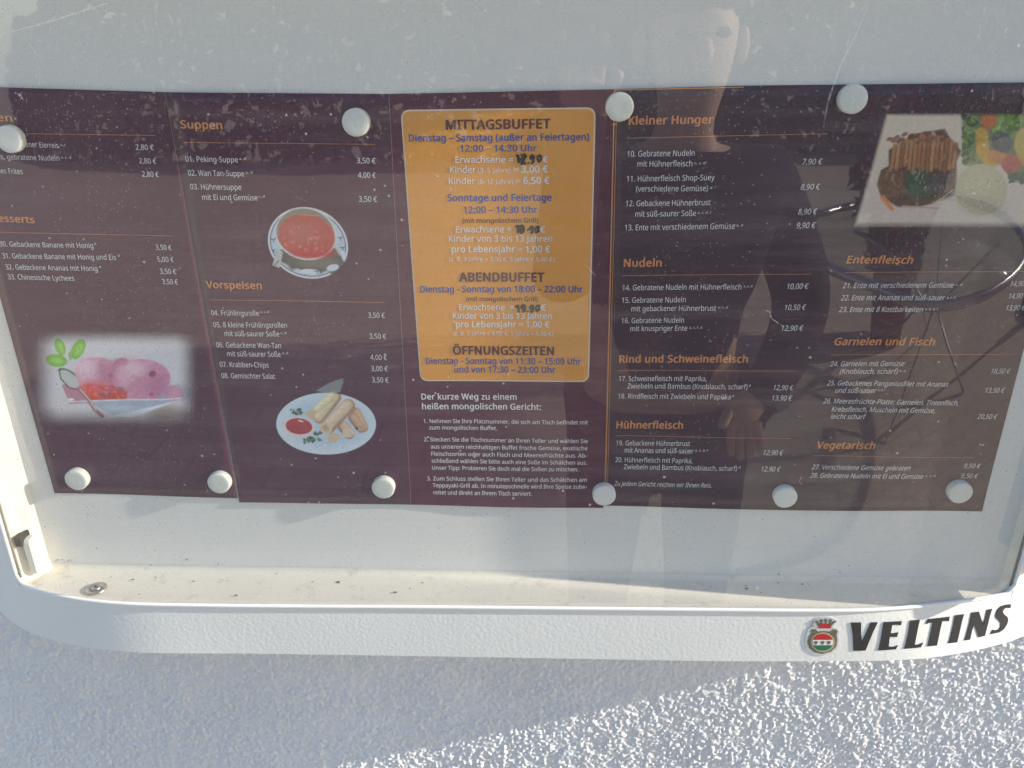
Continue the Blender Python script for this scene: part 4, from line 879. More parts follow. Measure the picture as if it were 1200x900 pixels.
def ribbon(name, a, b_, w, mat, sheet, lift=.00035, n=18):
    v, f = [], []
    A, B_ = Vector(a), Vector(b_)
    t = (B_ - A).normalized(); nrm = Vector((-t.y, t.x)) * w / 2
    for i in range(n + 1):
        p = A + (B_ - A) * i / n
        for q in (p + nrm, p - nrm):
            x, z = q.x * MM, q.y * MM
            v.append((x, -(bulge(x, z) + SL[sheet] + lift), z))
    for i in range(n):
        f.append((2 * i, 2 * i + 1, 2 * i + 3, 2 * i + 2))
    return from_data(name, v, f, mat, sheet_root[sheet])
for s, x0, z0, x1, z1 in RULES:
    ribbon('rule_line', (x0, z0), (x1, z1), 0.55, M['rule'], s)
# creases and edge lines
ribbon('fold_crease', CREASE[0], CREASE[1], 0.5, M['crease'], 2)
o1 = SHEET_OUTLINES[1]
ribbon('worn_edge', (o1[1][0] - .3, o1[1][1]), (o1[2][0] - .3, o1[2][1]), 0.45, M['crease'], 1)
o3 = SHEET_OUTLINES[3]
ribbon('orange_edge_line', (o3[0][0] + .6, o3[0][1] - .5), (o3[5][0] + .9, o3[5][1] + .5), 0.9, M['orange'], 3)
ribbon('orange_edge_line', (o3[0][0] + 2.4, o3[0][1] - .5), (o3[5][0] + 2.8, o3[5][1] + .5), 0.7, M['rule'], 3)
ribbon('orange_edge_line', (o3[0][0] + .6, o3[0][1] - .5), (o3[0][0] + 92, o3[0][1] + .8), 0.7, M['orange'], 3)

# orange buffet panel with rounded corners
def round_poly(c4, r, n=6):
    out = []
    for i in range(4):
        p = Vector(c4[i]); a = (Vector(c4[i - 1]) - p).normalized(); b_ = (Vector(c4[(i + 1) % 4]) - p).normalized()
        for k in range(n + 1):
            t = k / n
            out.append(tuple(p + a * r * (1 - t) ** 2 + b_ * r * t ** 2))
    return out
def inset(c4, d):
    c = sum((Vector(p) for p in c4), Vector((0, 0))) / 4
    return [(p[0] + (d if p[0] < c.x else -d), p[1] + (d if p[1] < c.y else -d)) for p in c4]
paper('panel_border', round_poly(BOX, 7), M['boxedge'], SL[2] + .00020, sheet_root[2], thick=0)
paper('orange_panel', round_poly(inset(BOX, 1.1), 6), M['box'], SL[2] + .00032, sheet_root[2], thick=0)

# printed words, set in the humanist sans that comes with Blender (built-in face if it is missing)
import os
FONT = None
for d_ in (bpy.utils.system_resource('DATAFILES') or '',):
    fp = os.path.join(d_, 'fonts', 'NotoSansKhmer-VariableFont_wdth,wght.woff2')
    if os.path.exists(fp):
        try: FONT = bpy.data.fonts.load(fp)
        except RuntimeError: FONT = None
cu = bpy.data.curves.new('cap', 'FONT'); cu.body = 'H'
if FONT: cu.font = FONT
ob = bpy.data.objects.new('cap', cu); COL.objects.link(ob); bpy.context.view_layer.update()
CAPH = ob.dimensions[1]
bpy.data.objects.remove(ob)
def words(sheet, name, text, x, z, w, ang, cap, bold, slant, ink):
    cu = bpy.data.curves.new(name, 'FONT')
    cu.body = text
    if FONT: cu.font = FONT
    cu.size = 1.0
    cu.resolution_u = 2
    cu.shear = slant
    cu.offset = 0.0
    if bold > 1: cu.space_character = 1.0 + 0.02 * bold
    ob = bpy.data.objects.new('tmp', cu)
    COL.objects.link(ob)
    dg = bpy.context.evaluated_depsgraph_get()
    me = bpy.data.meshes.new_from_object(ob.evaluated_get(dg))
    bpy.data.objects.remove(ob)
    bpy.data.curves.remove(cu)
    n = len(me.vertices)
    co = np.empty(n * 3, np.float32); me.vertices.foreach_get('co', co); co = co.reshape(-1, 3)
    tris = [tuple(p_.vertices) for p_ in me.polygons]
    # heavier ink: the same glyphs printed again a hair to each side
    e_ = 0.015 * bold * CAPH / 0.5
    shifts = [(0, 0)] if bold < .15 else [(-e_, 0), (e_, 0), (0, e_ * .6), (0, -e_ * .6)]
    if bold >= 1.8: shifts += [(e_ * .5, e_ * .5), (-e_ * .5, -e_ * .5)]
    dep = np.repeat(np.arange(len(shifts)) * 1.5e-5, n)
    co = np.concatenate([co + np.array([a_, b2, 0], np.float32) for a_, b2 in shifts])
    bpy.data.meshes.remove(me)
    me = bpy.data.meshes.new(name)
    x0, x1 = co[:, 0].min(), co[:, 0].max()
    sx = w / (x1 - x0); sz = cap / CAPH
    lx = (co[:, 0] - x0) * sx; lz = co[:, 1] * sz
    a = math.radians(ang)
    X = (x + lx * math.cos(a) - lz * math.sin(a)) * MM
    Z = (z + lx * math.sin(a) + lz * math.cos(a)) * MM
    B_ = np.array([bulge(p, q) for p, q in zip(X.tolist(), Z.tolist())])
    Y = -(B_ + SL[sheet] + (.00055 if name == 'buffet_line' else .0004))
    me.from_pydata(np.stack([X, Y - dep, Z], -1).tolist(), [], [tuple(i_ + k_ * n for i_ in t_) for k_ in range(len(shifts)) for t_ in tris])
    me.update()
    return obj(name, me, M[ink], sheet_root[sheet])
for sheet, name, text, x, z, w, ang, cap, bold, slant, ink in LINES:
    words(sheet, name, text, x, z, w, ang, cap, bold, slant, ink)

# prices written over by hand with a thick marker
for gsp in HANDWRITING:
    v, f = [], []
    for st in gsp:
        P2 = []
        for i in range(len(st) - 1):
            for k in range(4):
                t = k / 4
                P2.append(Vector(st[i]).lerp(Vector(st[i + 1]), t))
        P2.append(Vector(st[-1]))
        base = len(v)
        for i, p in enumerate(P2):
            t = (P2[min(i + 1, len(P2) - 1)] - P2[max(0, i - 1)])
            t = t.normalized() if t.length > 1e-6 else Vector((1, 0))
            nr = Vector((-t.y, t.x)) * 0.92 * (1 + .15 * math.sin(i * 1.3))
            for q in (p + nr, p - nr):
                X, Z = q.x * MM, q.y * MM
                v.append((X, -(bulge(X, Z) + SL[2] + .0007), Z))
        for i in range(len(P2) - 1):
            f.append((base + 2 * i, base + 2 * i + 1, base + 2 * i + 3, base + 2 * i + 2))
    from_data('handwritten_price', v, f, M['marker'], sheet_root[2])

# ------------------------------------------------------------------ printed food photographs
class Paint:
    """a small printed picture, painted in its own page coordinates"""
    def __init__(s, W, H, nx, ny, base, alpha=0.0):
        s.X, s.Y = np.meshgrid(np.linspace(0, W, nx), np.linspace(0, H, ny))
        s.c = np.zeros((ny, nx, 3)) + np.array(base); s.a = np.full((ny, nx), float(alpha))
        s.nx, s.ny, s.W, s.H = nx, ny, W, H
    def lay(s, m, col, tex=0.0, ts=12.0, seed=0):
        col = np.array(col, float)
        c = np.zeros_like(s.c) + col
        if tex:
            n = vnoise(s.X, s.Y, ts, seed) * .45 + vnoise(s.X, s.Y, ts * .45, seed + 3) * .33 + vnoise(s.X, s.Y, ts * .2, seed + 9) * .22
            c = c * (1 + tex * (n - .5) * 2)[..., None]
        m = np.clip(m, 0, 1)
        s.c = s.c * (1 - m[..., None]) + c * m[..., None]
        s.a = np.maximum(s.a, m) if s.keep else s.a
    keep = True
    def ell(s, cx, cy, rx, ry, col, rot=0, soft=.06, **k):
        a = math.radians(rot); dx, dy = s.X - cx, s.Y - cy
        u = (dx * math.cos(a) + dy * math.sin(a)) / rx; v = (-dx * math.sin(a) + dy * math.cos(a)) / ry
        wob = k.pop('wob', 0); d = np.sqrt(u * u + v * v)
        if wob: d = d + wob * (vnoise(s.X, s.Y, min(rx, ry) * .45, 7 + cx * .01) - .5)
        s.lay(np.clip((1 - d) / soft + .5, 0, 1) * k.pop('op', 1), col, **k)
    def poly(s, pts, col, soft=4.0, op=1, **k):
        """convex or concave polygon by signed distance to its edges"""
        ins = np.zeros(s.X.shape, bool); dmin = np.full(s.X.shape, 1e9)
        n = len(pts)
        for i in range(n):
            x1, y1 = pts[i]; x2, y2 = pts[(i + 1) % n]
            if y1 != y2:
                cond = ((y1 > s.Y) != (y2 > s.Y)) & (s.X < (x2 - x1) * (s.Y - y1) / (y2 - y1) + x1)
                ins ^= cond
            L2 = (x2 - x1) ** 2 + (y2 - y1) ** 2 + 1e-9
            t = np.clip(((s.X - x1) * (x2 - x1) + (s.Y - y1) * (y2 - y1)) / L2, 0, 1)
            dmin = np.minimum(dmin, np.hypot(s.X - x1 - t * (x2 - x1), s.Y - y1 - t * (y2 - y1)))
        s.lay(np.clip(np.where(ins, dmin, -dmin) / soft + .5, 0, 1) * op, col, **k)
    def line(s, pts, w, col, op=1, soft=3, **k):
        d = np.full(s.X.shape, 1e9)
        for (x1, y1), (x2, y2) in zip(pts[:-1], pts[1:]):
            L2 = (x2 - x1) ** 2 + (y2 - y1) ** 2 + 1e-9
            t = np.clip(((s.X - x1) * (x2 - x1) + (s.Y - y1) * (y2 - y1)) / L2, 0, 1)
            d = np.minimum(d, np.hypot(s.X - x1 - t * (x2 - x1), s.Y - y1 - t * (y2 - y1)))
        s.lay(np.clip((w / 2 - d) / soft + .5, 0, 1) * op, col, **k)
    def build(s, name, c4, sheet):
        s.c = s.c * (1 + .10 * (vnoise(s.X, s.Y, 9, 31) - .5) + .08 * (rng.random(s.X.shape) - .5))[..., None]
        u = (s.X / s.W)[..., None]; v = (s.Y / s.H)[..., None]
        tl, tr_, br_, bl = [np.array(p, float) for p in c4]
        Q = (tl * (1 - u) + tr_ * u) * (1 - v) + (bl * (1 - u) + br_ * u) * v
        X, Z = Q[..., 0] * MM, Q[..., 1] * MM
        B_ = np.array([bulge(a, b_) for a, b_ in zip(X.reshape(-1).tolist(), Z.reshape(-1).tolist())]).reshape(X.shape)
        o = grid_mesh(name, np.stack([X, -(B_ + SL[sheet] + .0003), Z], -1), M['photo'], sheet_root[sheet], flip=True)
        at = o.data.color_attributes.new('print', 'FLOAT_COLOR', 'POINT')
        at.data.foreach_set('color', np.concatenate([np.clip(s.c, 0, 1), np.clip(s.a, 0, 1)[..., None]], -1).reshape(-1).astype(np.float32))
        return o
def S(r, g_, b_):
    f = lambda c: (c / 255 / 12.92) if c / 255 <= 0.04045 else ((c / 255 + 0.055) / 1.055) ** 2.4
    return (f(r), f(g_), f(b_))

# ice cream
p = Paint(1200, 743, 250, 156, S(212, 206, 210))
m = np.clip((p.X - 40) / 190, 0, 1) * np.clip((1165 - p.X) / 150, 0, 1) * np.clip((p.Y - 25) / 110, 0, 1) * np.clip((690 - p.Y) / 160, 0, 1)
m = m * m * (3 - 2 * m)
p.a = m.copy(); p.keep = False
p.ell(620, 330, 520, 300, S(222, 220, 226), soft=.6)
p.ell(950, 590, 120, 60, S(150, 138, 122), soft=.9, op=.8)
p.poly([(245, 390), (300, 520), (450, 520), (640, 625), (730, 615), (1055, 480), (1000, 400)], S(176, 188, 208), soft=10, tex=.14, ts=60)
p.poly([(560, 610), (930, 520), (1050, 485), (720, 615)], S(240, 243, 248), soft=10)
p.poly([(1010, 375), (1110, 410), (1160, 450), (1050, 500)], S(176, 186, 198), soft=12, op=.7)
p.poly([(248, 388), (300, 520), (430, 505), (400, 410), (300, 385)], S(196, 140, 158), soft=8)
p.ell(1000, 445, 62, 55, S(214, 160, 184), soft=.15)
p.ell(480, 335, 145, 130, S(226, 166, 184), soft=.05, wob=.16, tex=.26, ts=30)
p.ell(420, 300, 80, 90, S(238, 196, 212), soft=.8, op=.7)
p.ell(660, 330, 90, 120, S(212, 144, 172), soft=.1, wob=.15, tex=.1, ts=20)
p.ell(780, 355, 190, 140, S(220, 156, 180), soft=.05, wob=.14, tex=.26, ts=30)
p.ell(690, 300, 60, 100, S(238, 192, 212), rot=20, soft=.8, op=.6)
p.ell(830, 400, 120, 80, S(204, 130, 168), soft=.8, op=.5, tex=.2, ts=22)
for k in range(46):
    a = random.random() * 6.28; r = random.random() ** .6; cx, cy, rx, ry = random.choice([(480, 320, 120, 100), (780, 345, 165, 115)])
    x_, y_ = cx + rx * r * math.cos(a), cy + ry * r * math.sin(a); q = random.uniform(-30, 30)
    p.line([(x_ - 16, y_ + q * .3), (x_ + 4, y_), (x_ + 20, y_ - q * .4)], random.uniform(3, 8), random.choice([S(188, 108, 146), S(244, 206, 222), S(198, 120, 152)]), op=.45, soft=6)
p.poly([(365, 400), (430, 380), (590, 395), (690, 440), (685, 490), (450, 498)], S(226, 78, 66), soft=16, tex=.5, ts=40)
p.ell(440, 450, 50, 36, S(240, 80, 62), soft=.3); p.ell(600, 455, 60, 24, S(214, 62, 52), soft=.4)
p.ell(535, 465, 24, 18, S(150, 84, 66), soft=.5)
p.ell(575, 330, 16, 20, S(170, 80, 112), soft=.5); p.ell(858, 318, 25, 20, S(128, 58, 74), soft=.3, rot=-30); p.ell(850, 455, 16, 14, S(186, 92, 124), soft=.5)
p.ell(640, 425, 30, 20, S(190, 96, 120), soft=.6)
p.ell(550, 350, 60, 110, S(196, 116, 150), soft=.9, op=.55, tex=.3, ts=18); p.ell(900, 380, 70, 100, S(188, 112, 152), soft=.9, op=.55, tex=.3, ts=18)
p.ell(400, 270, 60, 50, S(250, 222, 232), soft=.9, op=.6); p.ell(740, 280, 80, 40, S(248, 212, 228), soft=.9, op=.6, tex=.2, ts=14)
p.ell(470, 400, 120, 40, S(236, 110, 120), soft=.9, op=.6); p.ell(640, 240, 60, 26, S(204, 126, 156), soft=.6, op=.6, tex=.3, ts=12)
for k in range(30):
    p.ell(random.uniform(390, 670), random.uniform(405, 485), random.uniform(6, 20), random.uniform(4, 10), random.choice([S(250, 150, 130), S(190, 40, 44), S(244, 120, 96), S(160, 50, 46)]), soft=.8, op=.55, rot=random.uniform(0, 90))
p.line([(300, 505), (470, 500), (700, 492), (930, 490), (1050, 480)], 7, S(246, 248, 250), op=.9); p.line([(248, 390), (275, 460), (300, 515)], 6, S(236, 226, 232), op=.7)
p.ell(310, 490, 22, 8, S(250, 250, 250), soft=.6); p.ell(640, 560, 120, 30, S(208, 218, 230), soft=.9, op=.7)
for cx, cy, rx, ry, rot in ((240, 140, 58, 34, 68), (360, 155, 72, 42, -60), (215, 228, 72, 42, 8)):
    p.ell(cx, cy, rx, ry, S(140, 200, 78), rot=rot, soft=.12, tex=.12, ts=16); p.ell(cx + 6, cy + 4, rx * .6, ry * .4, S(176, 224, 112), rot=rot, soft=.8, op=.7)
p.line([(300, 180), (310, 220)], 12, S(130, 190, 70))
p.ell(285, 310, 62, 24, S(84, 122, 72), rot=22, soft=.2); p.ell(300, 352, 80, 40, S(206, 206, 206), rot=42, soft=.12)
p.line([(232, 290), (245, 350), (300, 410), (370, 425)], 9, S(110, 92, 88))
p.line([(365, 420), (420, 480), (470, 560), (520, 605)], 26, S(176, 120, 124)); p.line([(372, 418), (430, 486), (480, 566)], 8, S(226, 206, 206))
p.build('ice_cream_picture', PHOTOS['ice'], 1)

# soup bowl
p = Paint(1064, 900, 190, 160, S(150, 150, 150))
p.ell(503, 440, 392, 335, S(226, 226, 232), rot=22, soft=.03)
p.ell(503, 440, 372, 316, S(70, 84, 120), rot=22, soft=.03)
p.ell(503, 440, 362, 306, S(196, 210, 224), rot=22, soft=.03, tex=.12, ts=50)
p.keep = False
p.ell(560, 590, 320, 150, S(96, 92, 88), rot=6, soft=.16, wob=.5, tex=.35, ts=40)
p.ell(600, 620, 180, 60, S(120, 112, 100), soft=.5, tex=.3)
for a, b_, c_, d_ in ((520, 715, 95, 28), (740, 675, 60, 32), (845, 560, 22, 60)):
    p.ell(a, b_, c_, d_, S(212, 222, 236), soft=.2, rot=-14 if a > 600 else 4)
for a, b_ in ((172, 405), (175, 505), (815, 390), (835, 485), (590, 715)):
    p.line([(a - 22, b_ - 10), (a, b_), (a + 16, b_ - 14)], 9, S(44, 60, 90)); p.line([(a, b_), (a + 4, b_ + 22)], 7, S(44, 60, 90))
p.ell(485, 350, 296, 248, S(226, 216, 212), rot=14, soft=.03)
p.ell(478, 345, 280, 232, S(146, 138, 126), rot=14, soft=.03)
p.ell(490, 372, 272, 206, S(196, 84, 74), rot=12, soft=.08, tex=.14, ts=46)
p.ell(430, 330, 170, 110, S(196, 112, 98), soft=.9, op=.6, tex=.1); p.ell(560, 530, 200, 50, S(206, 48, 56), soft=.7, op=.8)
for k in range(34):
    a = random.random() * 6.28; r = math.sqrt(random.random())
    p.ell(490 + 240 * r * math.cos(a), 400 + 165 * r * math.sin(a), random.uniform(12, 26), random.uniform(8, 18), random.choice([S(222, 120, 108), S(186, 60, 62), S(226, 142, 128), S(206, 70, 66)]), soft=.8, op=.6, rot=random.uniform(0, 90))
p.ell(520, 172, 110, 8, S(214, 130, 112), rot=3, soft=.6)
p.keep = True
p.poly([(215, 490), (262, 525), (230, 680), (160, 650), (175, 600)], S(190, 196, 194), soft=8, tex=.15); p.line([(185, 650), (215, 610)], 16, S(140, 130, 126))
p.build('soup_picture', PHOTOS['soup'], 2)

# spring rolls
p = Paint(1200, 800, 210, 140, S(190, 208, 224))
p.poly([(490, 130), (620, 60), (745, 20), (715, 140), (640, 170)], S(128, 134, 124), soft=14, op=.75)
p.ell(582, 440, 468, 290, S(212, 226, 236), soft=.02)
p.keep = False
p.ell(600, 430, 400, 225, S(196, 214, 232), soft=.3, tex=.03, ts=90)
for cx, cy in ((300, 325), (480, 590), (500, 520), (420, 590)):
    for k in range(9):
        p.ell(cx + random.uniform(-50, 50), cy + random.uniform(-22, 26), random.uniform(10, 26), random.uniform(8, 14), random.choice([S(70, 110, 86), S(52, 84, 70), S(96, 130, 100)]), soft=.4, rot=random.uniform(0, 90))
p.ell(325, 470, 160, 100, S(224, 214, 218), rot=6, soft=.05); p.ell(328, 462, 126, 76, S(176, 58, 66), rot=6, soft=.06, tex=.25, ts=28); p.ell(345, 412, 26, 9, S(238, 210, 206), rot=20, soft=.5)
p.poly([(380, 340), (470, 290), (540, 340), (500, 400), (430, 390)], S(214, 190, 160), soft=16, tex=.15)
def roll(a, b_, w, c1, c2):
    A, B_ = np.array(a, float), np.array(b_, float); t = (B_ - A) / np.linalg.norm(B_ - A); n = np.array([-t[1], t[0]])
    for k, (o_, cc, ww) in enumerate(((0, c2, w), (-.12, c1, w * .76), (-.24, tuple(min(1, q * 1.18) for q in c1), w * .34))):
        p.line([tuple(A + n * o_ * w), tuple(B_ + n * o_ * w)], ww, cc, soft=10 if k == 0 else 26, tex=.10, ts=20)
roll((860, 330), (930, 470), 90, S(206, 170, 140), S(160, 116, 90))
roll((740, 460), (800, 530), 100, S(212, 184, 158), S(160, 122, 96))
roll((830, 380), (910, 480), 80, S(204, 168, 140), S(160, 118, 92)); p.ell(905, 480, 40, 30, S(196, 164, 140), soft=.3); p.ell(870, 478, 12, 12, S(50, 46, 44), soft=.4)
roll((520, 380), (670, 190), 110, S(224, 206, 168), S(176, 138, 104)); roll((500, 300), (640, 180), 70, S(230, 222, 186), S(214, 200, 160))
roll((600, 470), (790, 270), 130, S(222, 198, 172), S(176, 140, 112))
p.ell(580, 480, 62, 52, S(222, 200, 172), rot=30, soft=.1); p.ell(580, 478, 36, 28, S(196, 168, 136), rot=30, soft=.5, tex=.3, ts=12)
p.ell(655, 570, 62, 44, S(216, 192, 162), rot=-10, soft=.12, tex=.25, ts=14); p.ell(790, 520, 56, 46, S(222, 204, 178), soft=.15, tex=.2, ts=14)
p.build('spring_roll_picture', PHOTOS['rolls'], 2)

# duck on a square plate
p = Paint(1380, 900, 260, 170, S(222, 206, 186))
u = np.clip(1 - np.abs(p.Y - 480) / 520, 0, 1)
edge = np.minimum(np.minimum((p.X - (215 - (p.Y - 85) * .285)) / 30, (p.Y - 68) / 26), (880 - p.Y) / 50)
p.a = np.clip(edge, 0, 1); p.keep = False
p.ell(600, 700, 700, 260, S(214, 196, 188), soft=.9, op=.7)
p.poly([(245, 320), (350, 255), (480, 200), (640, 175), (680, 240), (760, 330), (725, 400), (725, 520), (560, 700), (440, 730), (310, 725), (190, 650), (165, 560), (190, 460), (245, 430)], S(96, 66, 58), soft=14, tex=.35, ts=34)
for k in range(15):
    x = 262 + k * 31
    top = 290 - 70 * math.sin(k / 14 * math.pi) - (k > 3) * 10
    bot = 440 + 18 * math.sin(k * 1.7) + (k > 4) * 15
    p.line([(x + 26, top), (x + 6, bot)], 27, S(*random.choice([(176, 124, 82), (164, 112, 74), (186, 138, 94), (150, 100, 66)])), soft=6, tex=.2, ts=18)
    p.line([(x + 12 + 26, top + 6), (x + 12 + 6, bot)], 5, S(104, 66, 46), soft=4, op=.8)
for k in range(26):
    p.ell(250 + random.random() * 440, 195 + random.random() * 40 + abs(k - 13) * 3, 26, 13, random.choice([S(116, 66, 48), S(134, 84, 62), S(92, 56, 42)]), rot=random.uniform(-50, 10), soft=.3, op=.9) if 300 < 250 + k * 17 < 720 else None
p.ell(265, 560, 95, 110, S(112, 82, 60), soft=.2, tex=.4, ts=22)
p.ell(560, 575, 170, 100, S(70, 76, 66), soft=.3, tex=.7, ts=20); p.ell(440, 560, 80, 110, S(64, 92, 72), soft=.5, op=.8, tex=.6, ts=14)
p.ell(630, 560, 95, 80, S(92, 74, 84), soft=.5, op=.7, tex=.4, ts=18)
p.line([(560, 690), (725, 545)], 14, S(134, 92, 66)); p.line([(565, 706), (700, 600)], 6, S(216, 186, 160)); p.line([(205, 655), (265, 735)], 34, S(226, 138, 84), soft=16, tex=.2); p.line([(345, 720), (600, 735)], 12, S(196, 170, 146), soft=10)
p.poly([(760, 70), (1380, 60), (1380, 560), (1100, 540), (1060, 420), (820, 440), (770, 320)], S(96, 112, 62), soft=30, tex=.5, ts=30, op=.9)
for k in range(60):
    cx, cy = random.uniform(770, 880), random.uniform(80, 420)
    p.ell(cx, cy, random.uniform(14, 30), random.uniform(10, 20), random.choice([S(92, 124, 62), S(70, 104, 60), S(126, 150, 80), S(56, 84, 54)]), rot=random.uniform(0, 180), soft=.4)
for k in range(70):
    cx, cy = random.uniform(980, 1380), random.uniform(60, 230)
    p.ell(cx, cy, random.uniform(16, 34), random.uniform(10, 20), random.choice([S(110, 146, 66), S(136, 170, 82), S(84, 118, 60)]), rot=random.uniform(0, 180), soft=.5)
p.ell(1040, 270, 75, 75, S(60, 76, 80), soft=.3, tex=.3)
p.line([(900, 210), (905, 330), (960, 400)], 90, S(206, 160, 60), soft=16, tex=.2, ts=24); p.ell(950, 120, 55, 55, S(200, 112, 66), soft=.3, tex=.2)
p.line([(980, 360), (1100, 400), (1240, 380)], 80, S(204, 132, 72), soft=16, tex=.25, ts=24); p.ell(1100, 420, 66, 62, S(190, 92, 84), soft=.25, tex=.3, ts=16); p.ell(1200, 280, 75, 110, S(196, 170, 84), soft=.2, tex=.15); p.ell(1300, 380, 90, 80, S(190, 110, 76), soft=.3, tex=.3)
for k in range(26):
    p.ell(random.uniform(1080, 1330), random.uniform(480, 550), random.uniform(18, 34), random.uniform(10, 20), random.choice([S(66, 98, 74), S(92, 124, 80)]), rot=random.uniform(0, 180), soft=.4)
p.ell(895, 600, 180, 182, S(196, 186, 152), soft=.03, tex=.07, ts=9); p.ell(880, 520, 130, 90, S(210, 198, 164), soft=.9, op=.6, tex=.06, ts=9); p.ell(900, 720, 140, 60, S(160, 152, 122), soft=.9, op=.5, tex=.2, ts=10)
for k in range(60):
    p.ell(random.uniform(740, 1050), random.uniform(520, 760), 7, 5, random.choice([S(226, 220, 196), S(140, 130, 104)]), soft=.6, op=.6)
p.build('duck_dish_picture', PHOTOS['duck'], 3)

# ------------------------------------------------------------------ magnets
MLAB = ['white round magnet at the far left edge over the rice side dishes line',
        'white round magnet on the top edge right of the orange heading Suppen',
        'white round magnet where the orange panel sheet meets Kleiner Hunger',
        'white round magnet on the top edge left of the duck dish picture',
        'white round magnet on the bottom edge below the ice cream picture',
        'white round magnet beside the stepped paper edge at the bottom left',
        'white round magnet below the spring roll plate, left of the numbered instructions',
        'white round magnet at the bottom end of the orange vertical line',
        'white round magnet on the bottom edge right of the chicken dishes',
        'white round magnet at the lower right corner of the plum sheet']
mt = M['magnet'].node_tree
oi = mt.nodes.new('ShaderNodeObjectInfo')
tint = mt.nodes.new('ShaderNodeMix'); tint.data_type = 'RGBA'
tint.inputs[6].default_value = (0.82, 0.83, 0.80, 1); tint.inputs[7].default_value = (0.70, 0.72, 0.64, 1)
mt.links.new(oi.outputs['Random'], tint.inputs[0])
mt.links.new(tint.outputs[2], next(n_ for n_ in mt.nodes if n_.type == 'BSDF_PRINCIPLED').inputs['Base Color'])
proto = None
for i, (x, z) in enumerate(MAGNETS):
    if proto is None:
        proto = lathe('round_magnet', [(0.0098, 0), (0.0100, .0005), (0.0100, .0062), (0.0094, .0069), (0.0082, .0072), (0.0040, .0071)], M['magnet'], (0, 0, 0), n=40, axis_='y')
        o = proto
    else:
        o = proto.copy(); COL.objects.link(o)
    o.location = (x * MM, -(bulge(x * MM, z * MM) + .0004) , z * MM)
    o.rotation_euler = (0, random.random() * 3, 0)
    tag(o, MLAB[i], 'magnet', 'round white magnets holding the menus')

# ------------------------------------------------------------------ what the cover mirrors
M['skin'] = material('skin', (0.70, 0.47, 0.33), 0.55, 0.4, 0.06, 60)
M['jacket'] = material('dark_jacket_cloth', (0.030, 0.028, 0.045), 0.85, 0.3, 0.25, 200)
M['jeans'] = material('dark_denim', (0.040, 0.050, 0.090), 0.9, 0.2, 0.25, 300)
M['hair'] = material('brown_hair', (0.06, 0.04, 0.025), 0.6, 0.5, 0.4, 200)
M['metal'] = material('galvanised_bar', (0.50, 0.50, 0.52), 0.3, 0.5, 0.1, 60, metal=1.0)
M['dark_metal'] = material('dark_painted_bar', (0.06, 0.05, 0.06), 0.35)
M['leaf'] = material('leaf', (0.05, 0.085, 0.03), 0.6, 0.4, 0.5, 6)
M['petal'] = material('pink_petal', (0.42, 0.05, 0.11), 0.6, 0.4, 0.3, 20)
M['clay'] = material('clay_pot', (0.34, 0.15, 0.09), 0.8, 0.3, 0.15, 30)
M['phone'] = material('black_glass', (0.02, 0.02, 0.022), 0.15)

def glass_top():
    nt = NT('clear_table_glass')
    t = nt.n('ShaderNodeBsdfTransparent'); t.inputs[0].default_value = (.9, .93, .92, 1); g_ = nt.n('ShaderNodeBsdfGlossy'); nt.val(g_, Roughness=.03)
    m = nt.n('ShaderNodeMixShader'); m.inputs[0].default_value = .08
    nt.l(t.outputs[0], m.inputs[1]); nt.l(g_.outputs[0], m.inputs[2]); nt.l(m.outputs[0], nt.out.inputs[0]); return nt.m
M['glass_top'] = glass_top()

def skin_body(name, joints, links, mat, parent=None, levels=2):
    me = bpy.data.meshes.new(name)
    keys = list(joints)
    me.from_pydata([joints[k][0] for k in keys], [(keys.index(a), keys.index(b_)) for a, b_ in links], [])
    o = obj(name, me, None, parent)
    o.modifiers.new('skin', 'SKIN').use_smooth_shade = True
    for i, k in enumerate(keys):
        r = joints[k][1]
        me.skin_vertices[0].data[i].radius = (r, r) if not isinstance(r, tuple) else r
        me.skin_vertices[0].data[i].use_root = (i == 0)
    sb = o.modifiers.new('sub', 'SUBSURF'); sb.levels = levels; sb.render_levels = levels
    dg = bpy.context.evaluated_depsgraph_get()
    m2 = bpy.data.meshes.new_from_object(o.evaluated_get(dg))
    o.modifiers.clear()
    o.data = m2
    m2.materials.clear(); m2.materials.append(mat)
    for p_ in m2.polygons: p_.use_smooth = True
    return o
px_, py_ = 0.275, -1.04
J = {'pelvis': ((px_, py_, 0.95), .13), 'waist': ((px_, py_, 1.10), .125), 'chest': ((px_, py_, 1.30), .145), 'neck0': ((px_, py_ + .01, 1.45), .06), 'neck': ((px_, py_ + .03, 1.52), .052),
     'jaw': ((px_, py_ + .06, 1.585), .068), 'head': ((px_, py_ + .045, 1.665), .088), 'crown': ((px_, py_ + .03, 1.735), .062),
     'sR': ((px_ + .17, py_, 1.40), .062), 'eR': ((px_ + .29, py_ - .03, 1.14), .050), 'wR': ((px_ + .20, py_ + .09, 1.02), .034), 'hR': ((px_ + .14, py_ + .13, .99), .030),
     'sL': ((px_ - .17, py_, 1.40), .062), 'eL': ((px_ - .22, py_ + .12, 1.22), .044), 'wL': ((px_ - .215, py_ + .30, 1.49), .028), 'hL': ((px_ - .21, py_ + .362, 1.575), .030),
     'hipR': ((px_ + .10, py_, .88), .095), 'kR': ((px_ + .11, py_ + .02, .50), .062), 'aR': ((px_ + .12, py_, .10), .042), 'tR': ((px_ + .13, py_ + .16, .04), .035),
     'hipL': ((px_ - .10, py_, .88), .095), 'kL': ((px_ - .11, py_ + .02, .50), .062), 'aL': ((px_ - .12, py_, .10), .042), 'tL': ((px_ - .13, py_ + .16, .04), .035)}
